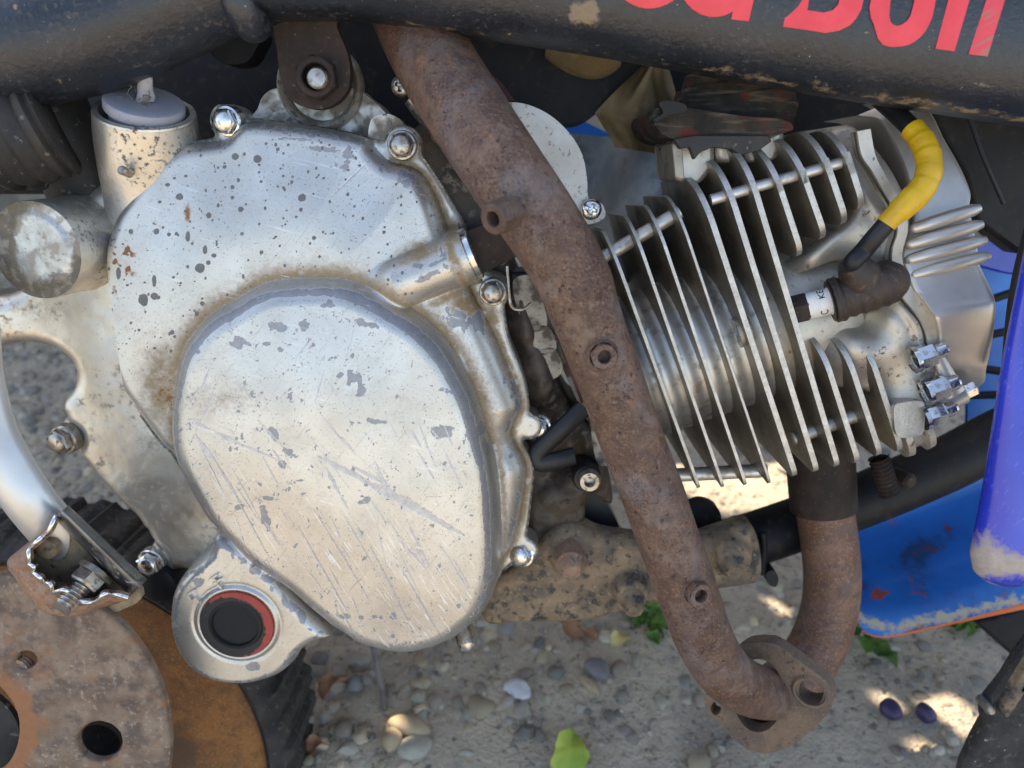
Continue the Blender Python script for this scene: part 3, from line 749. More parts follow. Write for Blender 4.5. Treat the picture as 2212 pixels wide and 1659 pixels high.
SCR = [((685, 985), (821, 1054), 6), ((780, 1035), (960, 1130), 11), ((900, 1100), (1004, 1157), 6), ((760, 1006), (840, 1050), 4), ((406, 904), (470, 938), 4), ((464, 934), (524, 962), 5), ((518, 959), (600, 993), 2.5), ((423, 942), (464, 997), 5), ((464, 997), (518, 1084), 4),
       ((430, 960), (480, 1060), 2), ((704, 1010), (735, 1070), 5), ((735, 1070), (752, 1100), 3), ((880, 1130), (930, 1230), 4), ((1000, 720), (950, 800), 1.4), ((770, 690), (740, 800), 1.6), ((620, 800), (560, 900), 1.4), ((930, 300), (760, 420), 1.4), ((800, 345), (715, 425), 2.2), ((590, 870), (640, 830), 1.4),
       ((700, 800), (680, 870), 2), ((470, 1000), (600, 1240), 2), ((500, 1010), (560, 1120), 2), ((640, 1130), (760, 1340), 3.0), ((690, 1120), (800, 1300), 2.5), ((800, 1180), (890, 1360), 3.5), ((850, 1200), (960, 1390), 2.5), ((480, 800), (410, 960), 1.6), ((455, 790), (430, 850), 2), ((600, 690), (420, 800), 1.2)]
for i in range(90):
    u0 = rng.uniform(450, 1000); v0 = rng.uniform(880, 1330); ln = rng.uniform(20, 130); an = math.radians(61 + rng.normal(0, 6))
    SCR.append(((u0, v0), (u0 + ln * math.cos(an), v0 + ln * math.sin(an)), 0.7 + 2.2 * rng.random() ** 2))
for i in range(120):
    u0 = rng.uniform(250, 1050); v0 = rng.uniform(280, 1330); ln = rng.uniform(15, 70); an = rng.uniform(0, math.pi)
    SCR.append(((u0, v0), (u0 + ln * math.cos(an), v0 + ln * math.sin(an)), rng.uniform(0.7, 1.2)))

def pickf(F, ids): return F.ravel()[ids]
def cover_attrs(V, u, v, ids):
    mm = 1 / L(1)
    b = -pickf(sB, ids) * mm; a = -pickf(sAI, ids) * mm; s = -pickf(sS, ids) * mm; rr = pickf(rS, ids) * mm
    wob = fbm(u / 14, v / 14, 4, 1); big = fbm(u / 60, v / 60, 4, 2); fine = fbm(u / 5, v / 5, 3, 9)
    chip = np.zeros_like(u); spot = np.zeros_like(u)
    band = np.exp(-((b - 30) / 17) ** 2) * (b > 0)
    ang = np.arctan2(v - 1010, u - 720)
    wgt = 0.30 + 0.32 * sstep(0.5, 1.0, np.cos(ang + 0.95)) + 0.16 * sstep(0.6, 1, np.cos(ang - 0.2)) + 0.22 * sstep(0.5, 1, np.cos(ang + 2.5))
    band2 = np.exp(-((b - 26) / 14) ** 2) * (b > 0)
    ca_ = np.arctan2(v - 1010, u - 720); bare = (0.30 + 0.45 * sstep(0.2, 0.95, np.cos(ca_ + 1.5)) + 0.35 * sstep(0.4, 1, np.cos(ca_ + 0.25)) - 0.25 * sstep(0.3, 0.9, np.cos(ca_ - 1.6))) * sstep(0.40, 0.66, band2 * 0.60 + (big - 0.5) * 0.8 * band2 + (wob - 0.5) * 0.6 * band2)
    chip = np.maximum(chip, sstep(0.74, 0.84, band * wgt * 1.25 + (big * 0.5 + wob * 0.5) * 0.55 * band + 0.08 * fine))
    eA = np.exp(-((a - 14) / 13) ** 2) * (a > 0)
    chip = np.maximum(chip, sstep(0.62, 0.72, eA * 0.22 + wob * 0.7 + 0.1 * big) * eA)
    chip = np.maximum(chip, sstep(0.64, 0.70, wob * 0.6 + fine * 0.4) * 0.85 * (0.25 + 0.75 * (b > 30)))
    edS = np.exp(-((s - 16) / 16) ** 2) * (s > 0) * (b < 0)
    chip = np.maximum(chip, sstep(0.58, 0.68, edS * 0.30 + wob * 0.55 + 0.12 * big) * edS)
    for (cx, cy, rx, ry) in SPOTS:
        m = (np.abs(u - cx) < rx * 2) & (np.abs(v - cy) < ry * 2) & (b < 0)
        if m.any():
            d = np.hypot((u[m] - cx) / rx, (v[m] - cy) / ry) + (wob[m] - 0.5) * 0.6
            spot[m] = np.maximum(spot[m], sstep(1.25, 0.75, d))
    for (cx, cy, rx, ry, an) in PATCH:
        m = (np.abs(u - cx) < 60) & (np.abs(v - cy) < 60)
        if m.any():
            dx, dy = u[m] - cx, v[m] - cy
            d = np.hypot((dx * math.cos(an) + dy * math.sin(an)) / rx, (-dx * math.sin(an) + dy * math.cos(an)) / ry) + (wob[m] - 0.5) * 2.2
            chip[m] = np.maximum(chip[m], sstep(1.05, 0.8, d))
    scr = np.zeros_like(u)
    for (p, q, w) in SCR:
        x0, x1 = sorted((p[0], q[0])); y0, y1 = sorted((p[1], q[1]))
        m = (u > x0 - 14) & (u < x1 + 14) & (v > y0 - 14) & (v < y1 + 14)
        if not m.any(): continue
        ex, ey = q[0] - p[0], q[1] - p[1]; l2 = ex * ex + ey * ey
        t = np.clip(((u[m] - p[0]) * ex + (v[m] - p[1]) * ey) / l2, 0, 1)
        d = np.hypot(u[m] - p[0] - t * ex, v[m] - p[1] - t * ey) + (fine[m] - 0.5) * w * 0.9
        ww = np.maximum(w * (0.25 + 0.75 * np.sin(np.pi * np.clip(t, 0.02, 0.98))), 0.9)
        scr[m] = np.maximum(scr[m], sstep(1.3, 0.6, d / ww) * (0.85 if w > 1.5 else 0.6))
    grime = np.zeros_like(u)
    # dirt caught where the bulge meets the disc, round the boss and along the flange
    grime = np.maximum(grime, 0.85 * np.exp(-np.maximum(0, -b - 2) / 26) * (b < 4) * (v < 960) * sstep(0.25, 0.6, big + 0.12))
    brown = np.exp(-((u - 355) / 60) ** 2 - ((v - 830) / 110) ** 2) * (b < 0)
    grime = np.maximum(grime, brown * (0.35 + 0.9 * wob) * 0.95)
    for (cx, cy, rx, ry, k) in [(905, 545, 70, 26, 0.95), (975, 500, 40, 40, 0.9), (1010, 660, 40, 26, 1.25), (975, 640, 70, 14, 0.9), (1060, 690, 26, 40, 0.9), (870, 340, 46, 30, 0.85), (480, 860, 120, 60, 0.42), (760, 620, 120, 18, 0.6), (720, 1385, 60, 14, 0.8)]:
        an = -0.4 if cy < 560 or cy == 640 else 0
        dx, dy = u - cx, v - cy
        d2 = ((dx * math.cos(an) + dy * math.sin(an)) / rx) ** 2 + ((-dx * math.sin(an) + dy * math.cos(an)) / ry) ** 2
        grime = np.maximum(grime, k * np.exp(-d2) * (0.55 + 0.7 * wob))
    edge = np.exp(-((a + 2) / 14) ** 2) * (u > 840) * (b < 0)
    grime = np.maximum(grime, edge * (0.45 + 0.7 * wob))
    grime = np.maximum(grime, 0.75 * np.exp(-((b + 8) / 10) ** 2) * (u > 900) * (0.5 + 0.7 * wob))
    grime = np.maximum(grime, 0.20 * sstep(0.4, 0.7, big))
    chip = chip * (1 - 0.7 * sstep(0.4, 0.8, grime))
    sz = (b > 22) * np.clip(sstep(0.15, 0.9, ((v - 960) * 0.9 - (u - 800) * 0.25) / 300), 0, 1) * sstep(0.30, 0.58, fbm(u / 70, v / 110, 3, 6) + 0.06)
    rust = 0.95 * np.exp(-((u - 262) / 36) ** 2 - ((v - 560) / 90) ** 2) * sstep(0.5, 0.72, wob) + 0.7 * np.exp(-((u - 405) / 10) ** 2 - ((v - 460) / 30) ** 2)
    rust = np.maximum(rust, 0.8 * np.exp(-((u - 360) / 40) ** 2 - ((v - 840) / 80) ** 2) * sstep(0.5, 0.66, fine * 0.6 + wob * 0.4))
    rust = np.maximum(rust, 0.9 * np.exp(-((u - 545) / 12) ** 2 - ((v - 1228) / 12) ** 2) * (wob > 0.5))
    return dict(chip=chip, spot=spot, bare=bare, scr=scr, grime=grime, szone=sz, rust=rust)
cover = hf.make(mask, Ycov, YB, 'clutch_cover', M_cover, attr_fn=cover_attrs, label='scratched silver clutch cover with a round raised bulge and spotted paint')

# sight glass
mb = MB().lathe(cS + NY * -0.0005, NY, [(0.0, R78 + 0.0005)] + [(0.0026, R78 - 0.0002 - (R78 - L(56, 513, 1347)) * q) for q in np.linspace(0, 1, 10)] + [(0.0006, L(52, 513, 1347)), (0, L(40))], 96)
sv = np.vstack(mb.v); ru = (sv - cS); ra = np.hypot(ru[:, 0], ru[:, 2]) / R78
fl_ = 0.5 + 0.55 * (0.91 - ra) / 0.2 - 0.62 * nrm([1, 0.55])[0] * (ru[:, 0] * 0.85 + ru[:, 2] * 0.45) / R78
build(mb, 'sight_glass_seal', M_redseal, cover, attrs=dict(grime=np.clip(fl_, 0, 1)), label='flaking red ring round the sight glass')
mb = MB().lathe(cS + np.array([-0.0008, 0, 0]), NY, [(-0.004, L(66)), (0.0006, L(66)), (0.0022, L(61)), (0.0024, L(54)), (0.0005, L(52)), (0.0003, 0)], 64)
build(mb, 'sight_glass', M_lens, cover)
def stroke(mb, p, q, w, y, hgt):
    a, b = P(*p, y), P(*q, y); d = nrm(b - a); n = np.cross(d, NY) * L(w) / 2; e = d * L(w) / 2
    mb.prism([a - e - n, b + e - n, b + e + n, a - e + n], NY * hgt)
yM = YS + 0.0004
mb = MB()
for p, q in [((424, 1270), (408, 1281)), ((408, 1281), (417, 1291)), ((426, 1287), (433, 1295))]: stroke(mb, p, q, 3.8, yM, 0.0030)
build(mb, 'cast_letter', M_cover, cover, bevel=0.0002)
mb = MB()
for p, q in [((471, 1238), (455, 1249)), ((480, 1246), (464, 1257)), ((463, 1244), (472, 1252)), ((474, 1258), (481, 1266))]: stroke(mb, p, q, 3.8, yM, 0.0030)
build(mb, 'cast_letter', M_cover, cover, bevel=0.0002)

# ------------------------------------------------------------------ bolts
def bolt_mesh(r, ax=NY):
    """flanged hexagon bolt with a domed head, its base at the origin"""
    mb = MB()
    o = np.zeros(3)
    mb.lathe(o, ax, [(-0.004, r), (r * 0.14, r), (r * 0.24, r * 0.94), (r * 0.27, r * 0.8)], 28)
    mb.hexa(o, ax, [(r * 0.2, r * 0.86), (r * 0.66, r * 0.86), (r * 0.76, r * 0.74)], phase=rng.uniform(0, 1))
    mb.lathe(o, ax, [(r * 0.52, r * 0.66)] + [(r * (0.70 + 0.24 * math.sin(t)), r * 0.68 * math.cos(t)) for t in np.linspace(0.15, 1.55, 7)], 28)
    return mb
def bolt(u, v, y, rpx, parent, name='bolt', mat=None, tilt=(0, 0)):
    mb = bolt_mesh(L(rpx, u, v, y), nrm(NY + np.array([tilt[0], 0, tilt[1]])))
    c = P(u, v, y)
    mb.v = [a + c for a in mb.v]
    return build(mb, name, mat or M_bolt, parent, smooth=30)
bolt(494, 262, YFL - 0.002, 33, cover, mat=M_chrome, tilt=(-0.25, -0.05))
bolt(869, 314, YFL - 0.004, 32, cover)
bolt(1065, 630, YFL - 0.004, 30, cover)
bolt(1166, 921, YFL + 0.012, 30, cover, mat=M_chrome, tilt=(-0.4, 0.0))
bolt(1128, 1195, YFL + 0.004, 30, cover, mat=M_chrome, tilt=(-0.4, 0.1))
# little chrome boss under the bulge
mb = MB().lathe(P(1008, 1385, 0.004), nrm((0.25, -0.9, -0.35)), [(-0.012, L(24)), (0.0, L(24)), (0.005, L(18)), (0.007, 0)], 24)
build(mb, 'drain_boss', M_chrome, cover)
# tab above the upper bolt
tabp = spline(np.array([P(a, b, 0.016) for a, b in [(796, 296), (800, 262), (814, 249), (838, 246), (862, 256), (876, 276), (880, 300), (850, 322), (815, 315)]]), 40, True)
build(MB().prism(tabp, (0, 0.012, 0)), 'casting_lug', M_silvercase, cover, bevel=0.001)

# clutch lever with its cap, fork end and nut
la0 = P(1002, 554, 0.003); ld = nrm(P(1014, 549, 0.003) - P(820, 628, 0.003))
mb = MB().lathe(la0, ld, [(0.0, RB * 0.7), (0.0, RB * 1.02), (0.0005, RB * 1.06), (0.0062, RB * 1.06), (0.0070, RB * 0.98), (0.0070, 0)], 40)
build(mb, 'lever_boss_cap', M_chrome, cover)
mb = MB()
b0 = la0 + ld * 0.006; up = nrm(np.cross(NY, ld))
mb.prism([b0 + up * 0.0125 + NY * 0.006, b0 - up * 0.0125 + NY * 0.006, b0 - up * 0.0105 + ld * 0.026 + NY * 0.004, b0 + up * 0.0135 + ld * 0.029 + NY * 0.004], (0, 0.014, 0))
lever = build(mb, 'clutch_lever', M_mount, bevel=0.001, label='short dark steel clutch lever below the rusty nut')
n0 = P(1072, 471, -0.075); nd = nrm((-0.60, -0.76, -0.22))
def nut_mesh(p, ax, r, h, hole, phase=0.2):
    mb = MB()
    mb.hexa(p, ax, [(0, r * 0.9), (0.0004, r), (h * 0.85, r), (h, r * 0.90)], phase=phase)
    mb.lathe(p, ax, [(h * 0.99, r * 0.88), (h * 1.02, r * 0.8), (h * 1.02, hole * 1.12), (h * 0.92, hole), (h * 0.1, hole), (h * 0.1, 0)], 28)
    return mb
build(nut_mesh(n0 - nd * 0.0125, nd, L(36, y=-.07), 0.015, L(15, y=-.07), 0.5), 'weld_nut', M_nut, bevel=0.0004, smooth=25, label='rusty hexagon nut beside the exhaust pipe')

# ------------------------------------------------------------------ left half of the crankcase
CC = [(-60, 640), (0, 640), (60, 600), (140, 470), (200, 400), (290, 380), (420, 420), (500, 700), (560, 1150), (520, 1260), (400, 1240), (360, 1244), (318, 1247), (303, 1215), (318, 1180), (311, 1155), (303, 1147), (286, 1122), (259, 1098), (232, 1068),
      (196, 1030), (175, 1004), (161, 991), (128, 978), (112, 950), (116, 922), (131, 904), (125, 888), (128, 869), (147, 844), (153, 820), (150, 800), (136, 778), (109, 758), (76, 748), (35, 745), (0, 750), (-60, 760)]
YC = 0.020
hf2 = hf_for([(-70, 370), (570, 1270)], YC, 0.0008)
o2 = outline(CC, YC, 240)
s2 = sdf(o2, hf2.X, hf2.Z)
# ears of the two bolts sit lower, with a raised web between
ear = np.full_like(s2, 1.0)
for (u, v, r) in [(140, 950, 42), (325, 1213, 42)]:
    c = P(u, v, YC); ear = np.minimum(ear, np.hypot(hf2.X - c[0], hf2.Z - c[2]) - L(r, u, v, YC))
Y2 = YC + 0.010 * (1 - qround(-s2, 0.010)) + 0.004 * sstep(0.004, -0.004, ear)
Y2 += 0.0012 * (fbm(hf2.X * 60, hf2.Z * 60, 3, 4) - 0.5)
def case_attrs(V, u, v, ids):
    wob = fbm(u / 12, v / 12, 4, 3); e = pickf(ear, ids) / L(1)
    g = 0.85 * np.exp(-((u - 90) / 130) ** 2 - ((v - 470) / 110) ** 2) * (0.5 + 0.8 * wob)
    g = np.maximum(g, 0.7 * np.exp(-(e / 8) ** 2) * (0.5 + 0.7 * wob))
    g = np.maximum(g, 0.5 * np.exp(-((u - 330) / 60) ** 2 - ((v - 960) / 60) ** 2) * (0.3 + wob))
    g = np.maximum(g, 0.7 * np.exp(-((u - 85) / 110) ** 2 - ((v - 660) / 30) ** 2) * wob)
    return dict(grime=g)
case = hf2.make(s2, Y2, 0.07, 'crankcase', M_case, attr_fn=case_attrs, label='dusty silver crankcase half left of the clutch cover')
bolt(141, 948, YC + 0.001, 33, case, tilt=(-0.28, -0.10))
bolt(328, 1212, YC + 0.001, 30, case, mat=M_chrome, tilt=(-0.12, -0.10))
# round end cap
cap_ax = nrm((-0.13, -1, -0.03))
c0 = P(78, 541, -0.012); rc = L(106, 78, 541, -0.012)
mb = MB().lathe(c0, cap_ax, [(-0.050, rc * 1.18), (-0.034, rc * 1.04), (-0.02, rc * 1.0), (-0.0015, rc), (0.0, rc * 0.985)], 72)
build(mb, 'end_housing', M_neck, case)
nr, na = 16, 64
rows = []
for i in range(nr + 1):
    r = rc * 0.985 * (1 - i / nr)
    rows.append([(r * math.cos(a), r * math.sin(a)) for a in np.linspace(0, 2 * math.pi, na, endpoint=False)])
R2 = np.array(rows)
s1 = nrm(np.cross(cap_ax, (0, 0, 1))); s2v = np.cross(s1, cap_ax)
dep = np.where(np.hypot(R2[..., 0], R2[..., 1]) > rc * 0.8, 0.0, 0.0012)
pts = c0 + R2[..., 0:1] * s1 + R2[..., 1:2] * s2v + dep[..., None] * cap_ax
uu, vv = proj(pts[..., 0], pts[..., 1], pts[..., 2])
band = np.hypot(R2[..., 0], R2[..., 1]) / rc
gr = np.clip(sstep(0.35, 0.95, band) * 0.9 - 0.75 * np.exp(-((uu - 120) / 60) ** 2 - ((vv - 470) / 40) ** 2) - 0.5 * np.exp(-((uu - 145) / 14) ** 2 - ((vv - 560) / 60) ** 2) + 0.45 * sstep(560, 640, vv) + 0.9 * sstep(62, 8, uu), 0, 1)
build(MB().grid(pts, closed=True), 'end_cover', M_plugface, case, attrs=dict(grime=gr.ravel()), label='round machined end cover with black grime at its rim')
# oil filler neck
nk0, nk1 = P(286, 470, 0.036), P(313, 244, 0.012)
nax = nrm((0.17, -0.40, 0.90))
nr0, nr1 = L(104, 290, 440, 0.03), L(104, 313, 244, 0.012)
pth = spline([nk1 - nax * 0.07 + np.array([0.004, 0, -0.02]), nk1 - nax * 0.05 + np.array([0.002, 0, 0]), nk1 - nax * 0.02, nk1], 14)
mb = MB().tube(pth, np.linspace(nr0 * 1.10, nr1, 14), 48, caps=False)
rim = [(0, nr1), (0.0012, nr1 * 0.985), (0.0014, nr1 * 0.87), (-0.004, nr1 * 0.84), (-0.02, nr1 * 0.84)]
mb.lathe(nk1, nax, rim, 48)
neck = build(mb, 'oil_filler_neck', M_neck, case, label='stained silver filler neck under the lilac cap')
mb = MB().lathe(P(303, 370, 0.006) + NY * 0.0185, nrm((0, -1, 0.2)), [(-0.006, L(9)), (0.002, L(9)), (0.003, L(6)), (0.003, 0)], 20)
build(mb, 'cast_dot', M_bolt, case)
fc = nk1 + nax * 0.0012; fr = L(82, 313, 225, 0.010)
cax = nrm((0.27, -0.40, 0.87))
mb = MB().lathe(fc, cax, [(-0.012, fr * 0.86), (-0.001, fr * 0.88), (0.0, fr * 0.985), (0.001, fr), (0.0042, fr), (0.0056, fr * 0.975), (0.0061, fr * 0.92), (0.0054, fr * 0.5), (0.0052, 0)], 56)
fcap = build(mb, 'filler_cap', M_capplastic, label='faded lilac oil filler cap with a torn grip')
tb = fc + cax * 0.0045 + np.array([0, 0, 0])
rows = []
for i, t in enumerate(np.linspace(0, 1, 8)):
    w = fr * (0.245 - 0.11 * t) * (1 + 0.1 * math.sin(i * 2.1)); dpt = fr * (0.16 - 0.05 * t)
    cc = tb + cax * (0.021 * t) + np.array([0.0018 * t, 0, 0])
    rows.append([cc + np.array([math.cos(a) * w * (1 + 0.12 * math.sin(3 * a + i)), math.sin(a) * dpt, math.cos(a) * w * 0.1]) for a in np.linspace(0, 2 * math.pi, 14, endpoint=False)])
mb = MB().grid(rows, closed=True); mb.f.append(list(range(mb.n - 14, mb.n))); mb.mi.append(0)
build(mb, 'cap_grip', M_capplastic, fcap)
mb = MB()
for k in range(7):
    p = tb + np.array([rng.uniform(-0.006, 0.006), rng.uniform(-0.006, 0), 0.001])
    q = [p]
    for j in range(7): q.append(q[-1] + np.array([rng.normal(0, 0.0022), rng.normal(-0.0005, 0.001), rng.normal(0.0002 + 0.001 * (k % 2), 0.0013)]))
    mb.tube(spline(q, 24), 0.00022, 5)
build(mb, 'frayed_thread', M_twig, fcap, kind='stuff')
# small brass plug behind the neck
mb = MB().lathe(P(188, 345, 0.03), NY, [(-0.01, L(22)), (0.004, L(22)), (0.008, L(17)), (0.010, L(6)), (0.010, 0)], 24)
build(mb, 'drain_plug', M_bolt, case)

# ------------------------------------------------------------------ frame tubes
def swept(path, hh_, dd_, pw=2.8, n=40):
    """tube with a rounded box section, half height hh_ and half depth dd_"""
    path = np.asarray(path); T = np.gradient(path, axis=0); T /= np.linalg.norm(T, axis=1)[:, None]
    rows = []
    a = np.linspace(0, 2 * math.pi, n, endpoint=False)
    ca = np.sign(np.cos(a)) * np.abs(np.cos(a)) ** (2 / pw); sa = np.sign(np.sin(a)) * np.abs(np.sin(a)) ** (2 / pw)
    for p, t in zip(path, T):
        dy = nrm(np.array([0, 1, 0]) - t * t[1]); nz = np.cross(dy, t)
        rows.append(p + sa[:, None] * dd_ * dy + ca[:, None] * hh_ * nz)
    return np.array(rows)
HH, DD = 0.056, 0.034
edge = np.array([P(u, v, 0.004) for u, v in [(430, 35), (600, 41), (800, 45), (1000, 76), (1300, 121), (1600, 175), (1900, 225), (2212, 272), (2500, 322), (2800, 372)]])
tdir = np.gradient(edge, axis=0); tdir /= np.linalg.norm(tdir, axis=1)[:, None]
axisp = edge + np.stack([-tdir[:, 2], 0 * tdir[:, 0], tdir[:, 0]], 1) * HH
axisp = spline(axisp, 90)
rows = swept(axisp, HH, DD, 2.9, 64)
fv = rows.reshape(-1, 3); fu, fvv = proj(fv[:, 0], fv[:, 1], fv[:, 2])
em = np.interp(fu, [600, 800, 1000, 1300, 1600, 1900, 2212], [41, 45, 76, 121, 175, 225, 272]) - fvv
gr = 0.33 * np.exp(-((em - 22) / 12) ** 2) * sstep(1200, 1750, fu) + 0.36 * np.exp(-((em - 8) / 9) ** 2) + 0.85 * np.exp(-((fu - 1265) / 50) ** 2 - ((fvv - 30) / 40) ** 2) + 0.55 * np.exp(-((fu - 2130) / 60) ** 2 - ((fvv - 185) / 14) ** 2)
mb = MB().grid(rows, closed=True); n = 64
mb.f += [list(range(n))[::-1], [89 * n + j for j in range(n)]]; mb.mi += [0, 0]
ftube = build(mb, 'frame_tube', M_frame, smooth=60, attrs=dict(grime=gr), label='broad black upper frame tube with cropped red lettering')
mb = MB().tube(SP([(-260, 130, 0.01), (-60, 110, 0.0), (120, 82, -0.002), (260, 38, 0.0), (390, -20, 0.004), (520, -70, 0.01), (640, -110, 0.015)], n=50), L(128, 100, 80, 0.0), 40)
vv_ = np.vstack(mb.v); u_, v_ = proj(vv_[:, 0], vv_[:, 1], vv_[:, 2])
ltube = build(mb, 'frame_tube', M_frame, smooth=60, attrs=dict(grime=0.04 + 0.16 * fbm(u_ / 60, v_ / 60) + 0.12 * (u_ < 60)), label='thick black frame tube bending up at the left')
mb = MB().tube(SP([(505, -60, -0.012), (520, 10, -0.012), (545, 50, -0.004), (560, 62, 0.01)], n=16), [L(34)] * 12 + [L(30), L(24), L(16), L(8)], 20)
build(mb, 'weld_gusset', M_frame, ltube, smooth=60, attrs=dict(grime=np.full(mb.n, 0.3)))
mb = MB().tube(SP([(-140, 300, 0.0), (-20, 305, 0.0), (60, 290, 0.0), (120, 270, 0.004)], n=26), [L(95) * (1 + 0.06 * math.sin(i * 1.9)) for i in range(26)], 36)
build(mb, 'rubber_hose', M_rubber, label='dusty ribbed black rubber boot under the frame at the left')
mb = MB().tube(SP([(90, 220, 0.035), (130, 300, 0.035), (170, 360, 0.04), (215, 470, 0.05)], n=20), L(86), 28)
build(mb, 'rubber_hose', M_rubber)
mb = MB().tube(SP([(-80, 205, -0.002), (0, 200, -0.006), (40, 222, -0.006), (70, 300, -0.004), (75, 395, 0.01)], n=24), L(26), 20)
build(mb, 'rubber_hose', M_rubber)

# sticker letters on the frame tube (cropped by the top of the picture)
def arcp(cx, cy, rx, ry, a0, a1, n=14): return [(cx + rx * math.cos(math.radians(a)), cy + ry * math.sin(math.radians(a))) for a in np.linspace(a0, a1, n)]
YL = 0.004 - DD + 0.0004
def letter(outer, holes=(), mat=M_red, lift=0.0004):
    a = spline(np.array([P(q[0], q[1], YL) for q in outer]), len(outer), True) if False else [P(q[0], q[1], YL) for q in outer]
    hs_ = [[P(q[0], q[1], YL) for q in h_] for h_ in holes]
    for q in a + [x for h_ in hs_ for x in h_]:                     # follow the rounding of the tube
        k = int(np.argmin(np.abs(axisp[:, 0] - q[0]))); t = axisp[min(k + 1, 89)] - axisp[k - 1]; t /= np.linalg.norm(t)
        e = abs(float(np.dot(q - axisp[k], np.array([-t[2], 0, t[0]])))) / HH
        q[1] = 0.004 - DD * max(0.0, 1 - min(e, 0.999) ** 2.9) ** (1 / 2.9) - 0.0003
    m = MB().prism(a, NY * lift, hs_)
    return build(m, 'sticker_letter', mat, ftube, smooth=30)
letter(arcp(1405, -82, 92, 98, 28, 360, 36) + [(1495, -66)] + [(1362, -66)] + arcp(1405, -82, 44, 52, 168, 40, 14), [arcp(1405, -86, 42, 48, 190, 350, 14)])
letter(arcp(1545, -60, 84, 95, 60, 300, 20) + [(1597, -140), (1640, -260), (1672, -260), (1628, 0), (1620, 44), (1582, 40), (1585, 18)], [arcp(1550, -62, 42, 52, 0, 360, 20)[:-1]])
letter([(1694, 56), (1744, 63), (1785, 70), (1815, 65), (1836, 55), (1850, 40), (1860, 20), (1865, -5), (1862, -30), (1845, -55), (1870, -80), (1878, -120), (1865, -160), (1830, -185), (1745, -195)],
       [[(1744, 22), (1780, 27), (1799, 22), (1810, 10), (1814, -8), (1806, -26), (1785, -34), (1753, -38)], [(1760, -75), (1795, -72), (1815, -82), (1824, -105), (1818, -130), (1800, -142), (1772, -146)]])
letter([(1881, -5), (1877, 16), (1881, 38), (1887, 50), (1893, 66), (1899, 82), (1911, 95), (1923, 99), (1937, 100), (1952, 99), (1966, 96), (1980, 88), (1991, 78), (2000, 66), (2008, 50), (2013, 36), (2017, 14), (2040, -120), (1998, -125), (1974, 0), (1970, 18), (1966, 34), (1960, 44), (1950, 52), (1938, 56), (1929, 53), (1923, 46), (1920, 33), (1922, 0), (1945, -130), (1903, -135)])
letter([(2024, 104), (2065, 110), (2092, 0), (2130, -180), (2088, -186), (2047, -2)])
letter([(2096, 116), (2137, 121), (2168, 0), (2205, -170), (2163, -176), (2129, -2)], mat=M_redworn)

# ------------------------------------------------------------------ things behind the engine, under the frame
mb = MB().box(P(-150, 420, 0.13), (0.36, 0, 0), (0, 0.06, 0), (0, 0, 0.26))  # dark backing added so the inside of the bike looks shaded
build(mb, 'added_dark_box', M_dark, bevel=0.006, label='added black box that keeps the space behind the engine dark')
mb = MB().prism(spline(np.array(poly([(520, 60), (900, 40), (1300, 110), (1440, 160), (1330, 215), (1260, 262), (1180, 262), (1080, 240), (960, 330), (700, 330), (560, 230)], 0.105)), 50, True), (0, 0.05, 0))  # more dark backing, added in place of the shade under the frame
build(mb, 'added_dark_backing', M_dark, bevel=0.004, label='added black backing behind the engine mount, standing in for shade')
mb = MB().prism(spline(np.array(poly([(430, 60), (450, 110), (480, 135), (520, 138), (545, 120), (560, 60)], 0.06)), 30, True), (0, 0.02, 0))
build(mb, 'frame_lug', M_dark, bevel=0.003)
build(MB().prism(poly([(1430, 90), (2010, 160), (2010, 340), (1700, 330), (1430, 250)], 0.15), (0, 0.02, 0)), 'added_shade_panel', M_dark, bevel=0.003)  # dark panel added as shade over the pale gap under the frame
# bracket that holds the engine to the frame
br = spline(np.array(poly([(598, 30), (600, 120), (608, 175), (628, 214), (660, 232), (700, 234), (735, 215), (755, 180), (752, 120), (728, 60), (722, 20)], 0.012)), 60, True)
mnt = build(MB().prism(br, (0, 0.008, 0)), 'engine_mount', M_mount, bevel=0.0012, label='dark oily engine mount bracket with one big nut')
mb = nut_mesh(P(689, 170, 0.011), NY, L(46, 689, 170, 0.01), 0.009, L(25), 0.1)
build(mb, 'nut', M_mount, mnt, bevel=0.0005, smooth=25)
build(MB().lathe(P(688, 170, 0.0), NY, [(-0.01, L(20)), (0.0035, L(20)), (0.0045, L(17)), (0.0047, 0)], 28), 'bolt_end', M_bolt, mnt)
# crankcase lug under that bracket
lg = spline(np.array(poly([(545, 270), (556, 235), (570, 205), (600, 190), (640, 205), (700, 230), (760, 190), (790, 205), (830, 240), (900, 330), (960, 420), (1000, 480), (900, 440), (700, 300)], 0.030)), 70, True)
lugo = build(MB().prism(lg, (0, 0.03, 0)), 'mounting_lug', M_silvercase, bevel=0.003, label='grimy silver crankcase lug behind the clutch cover')
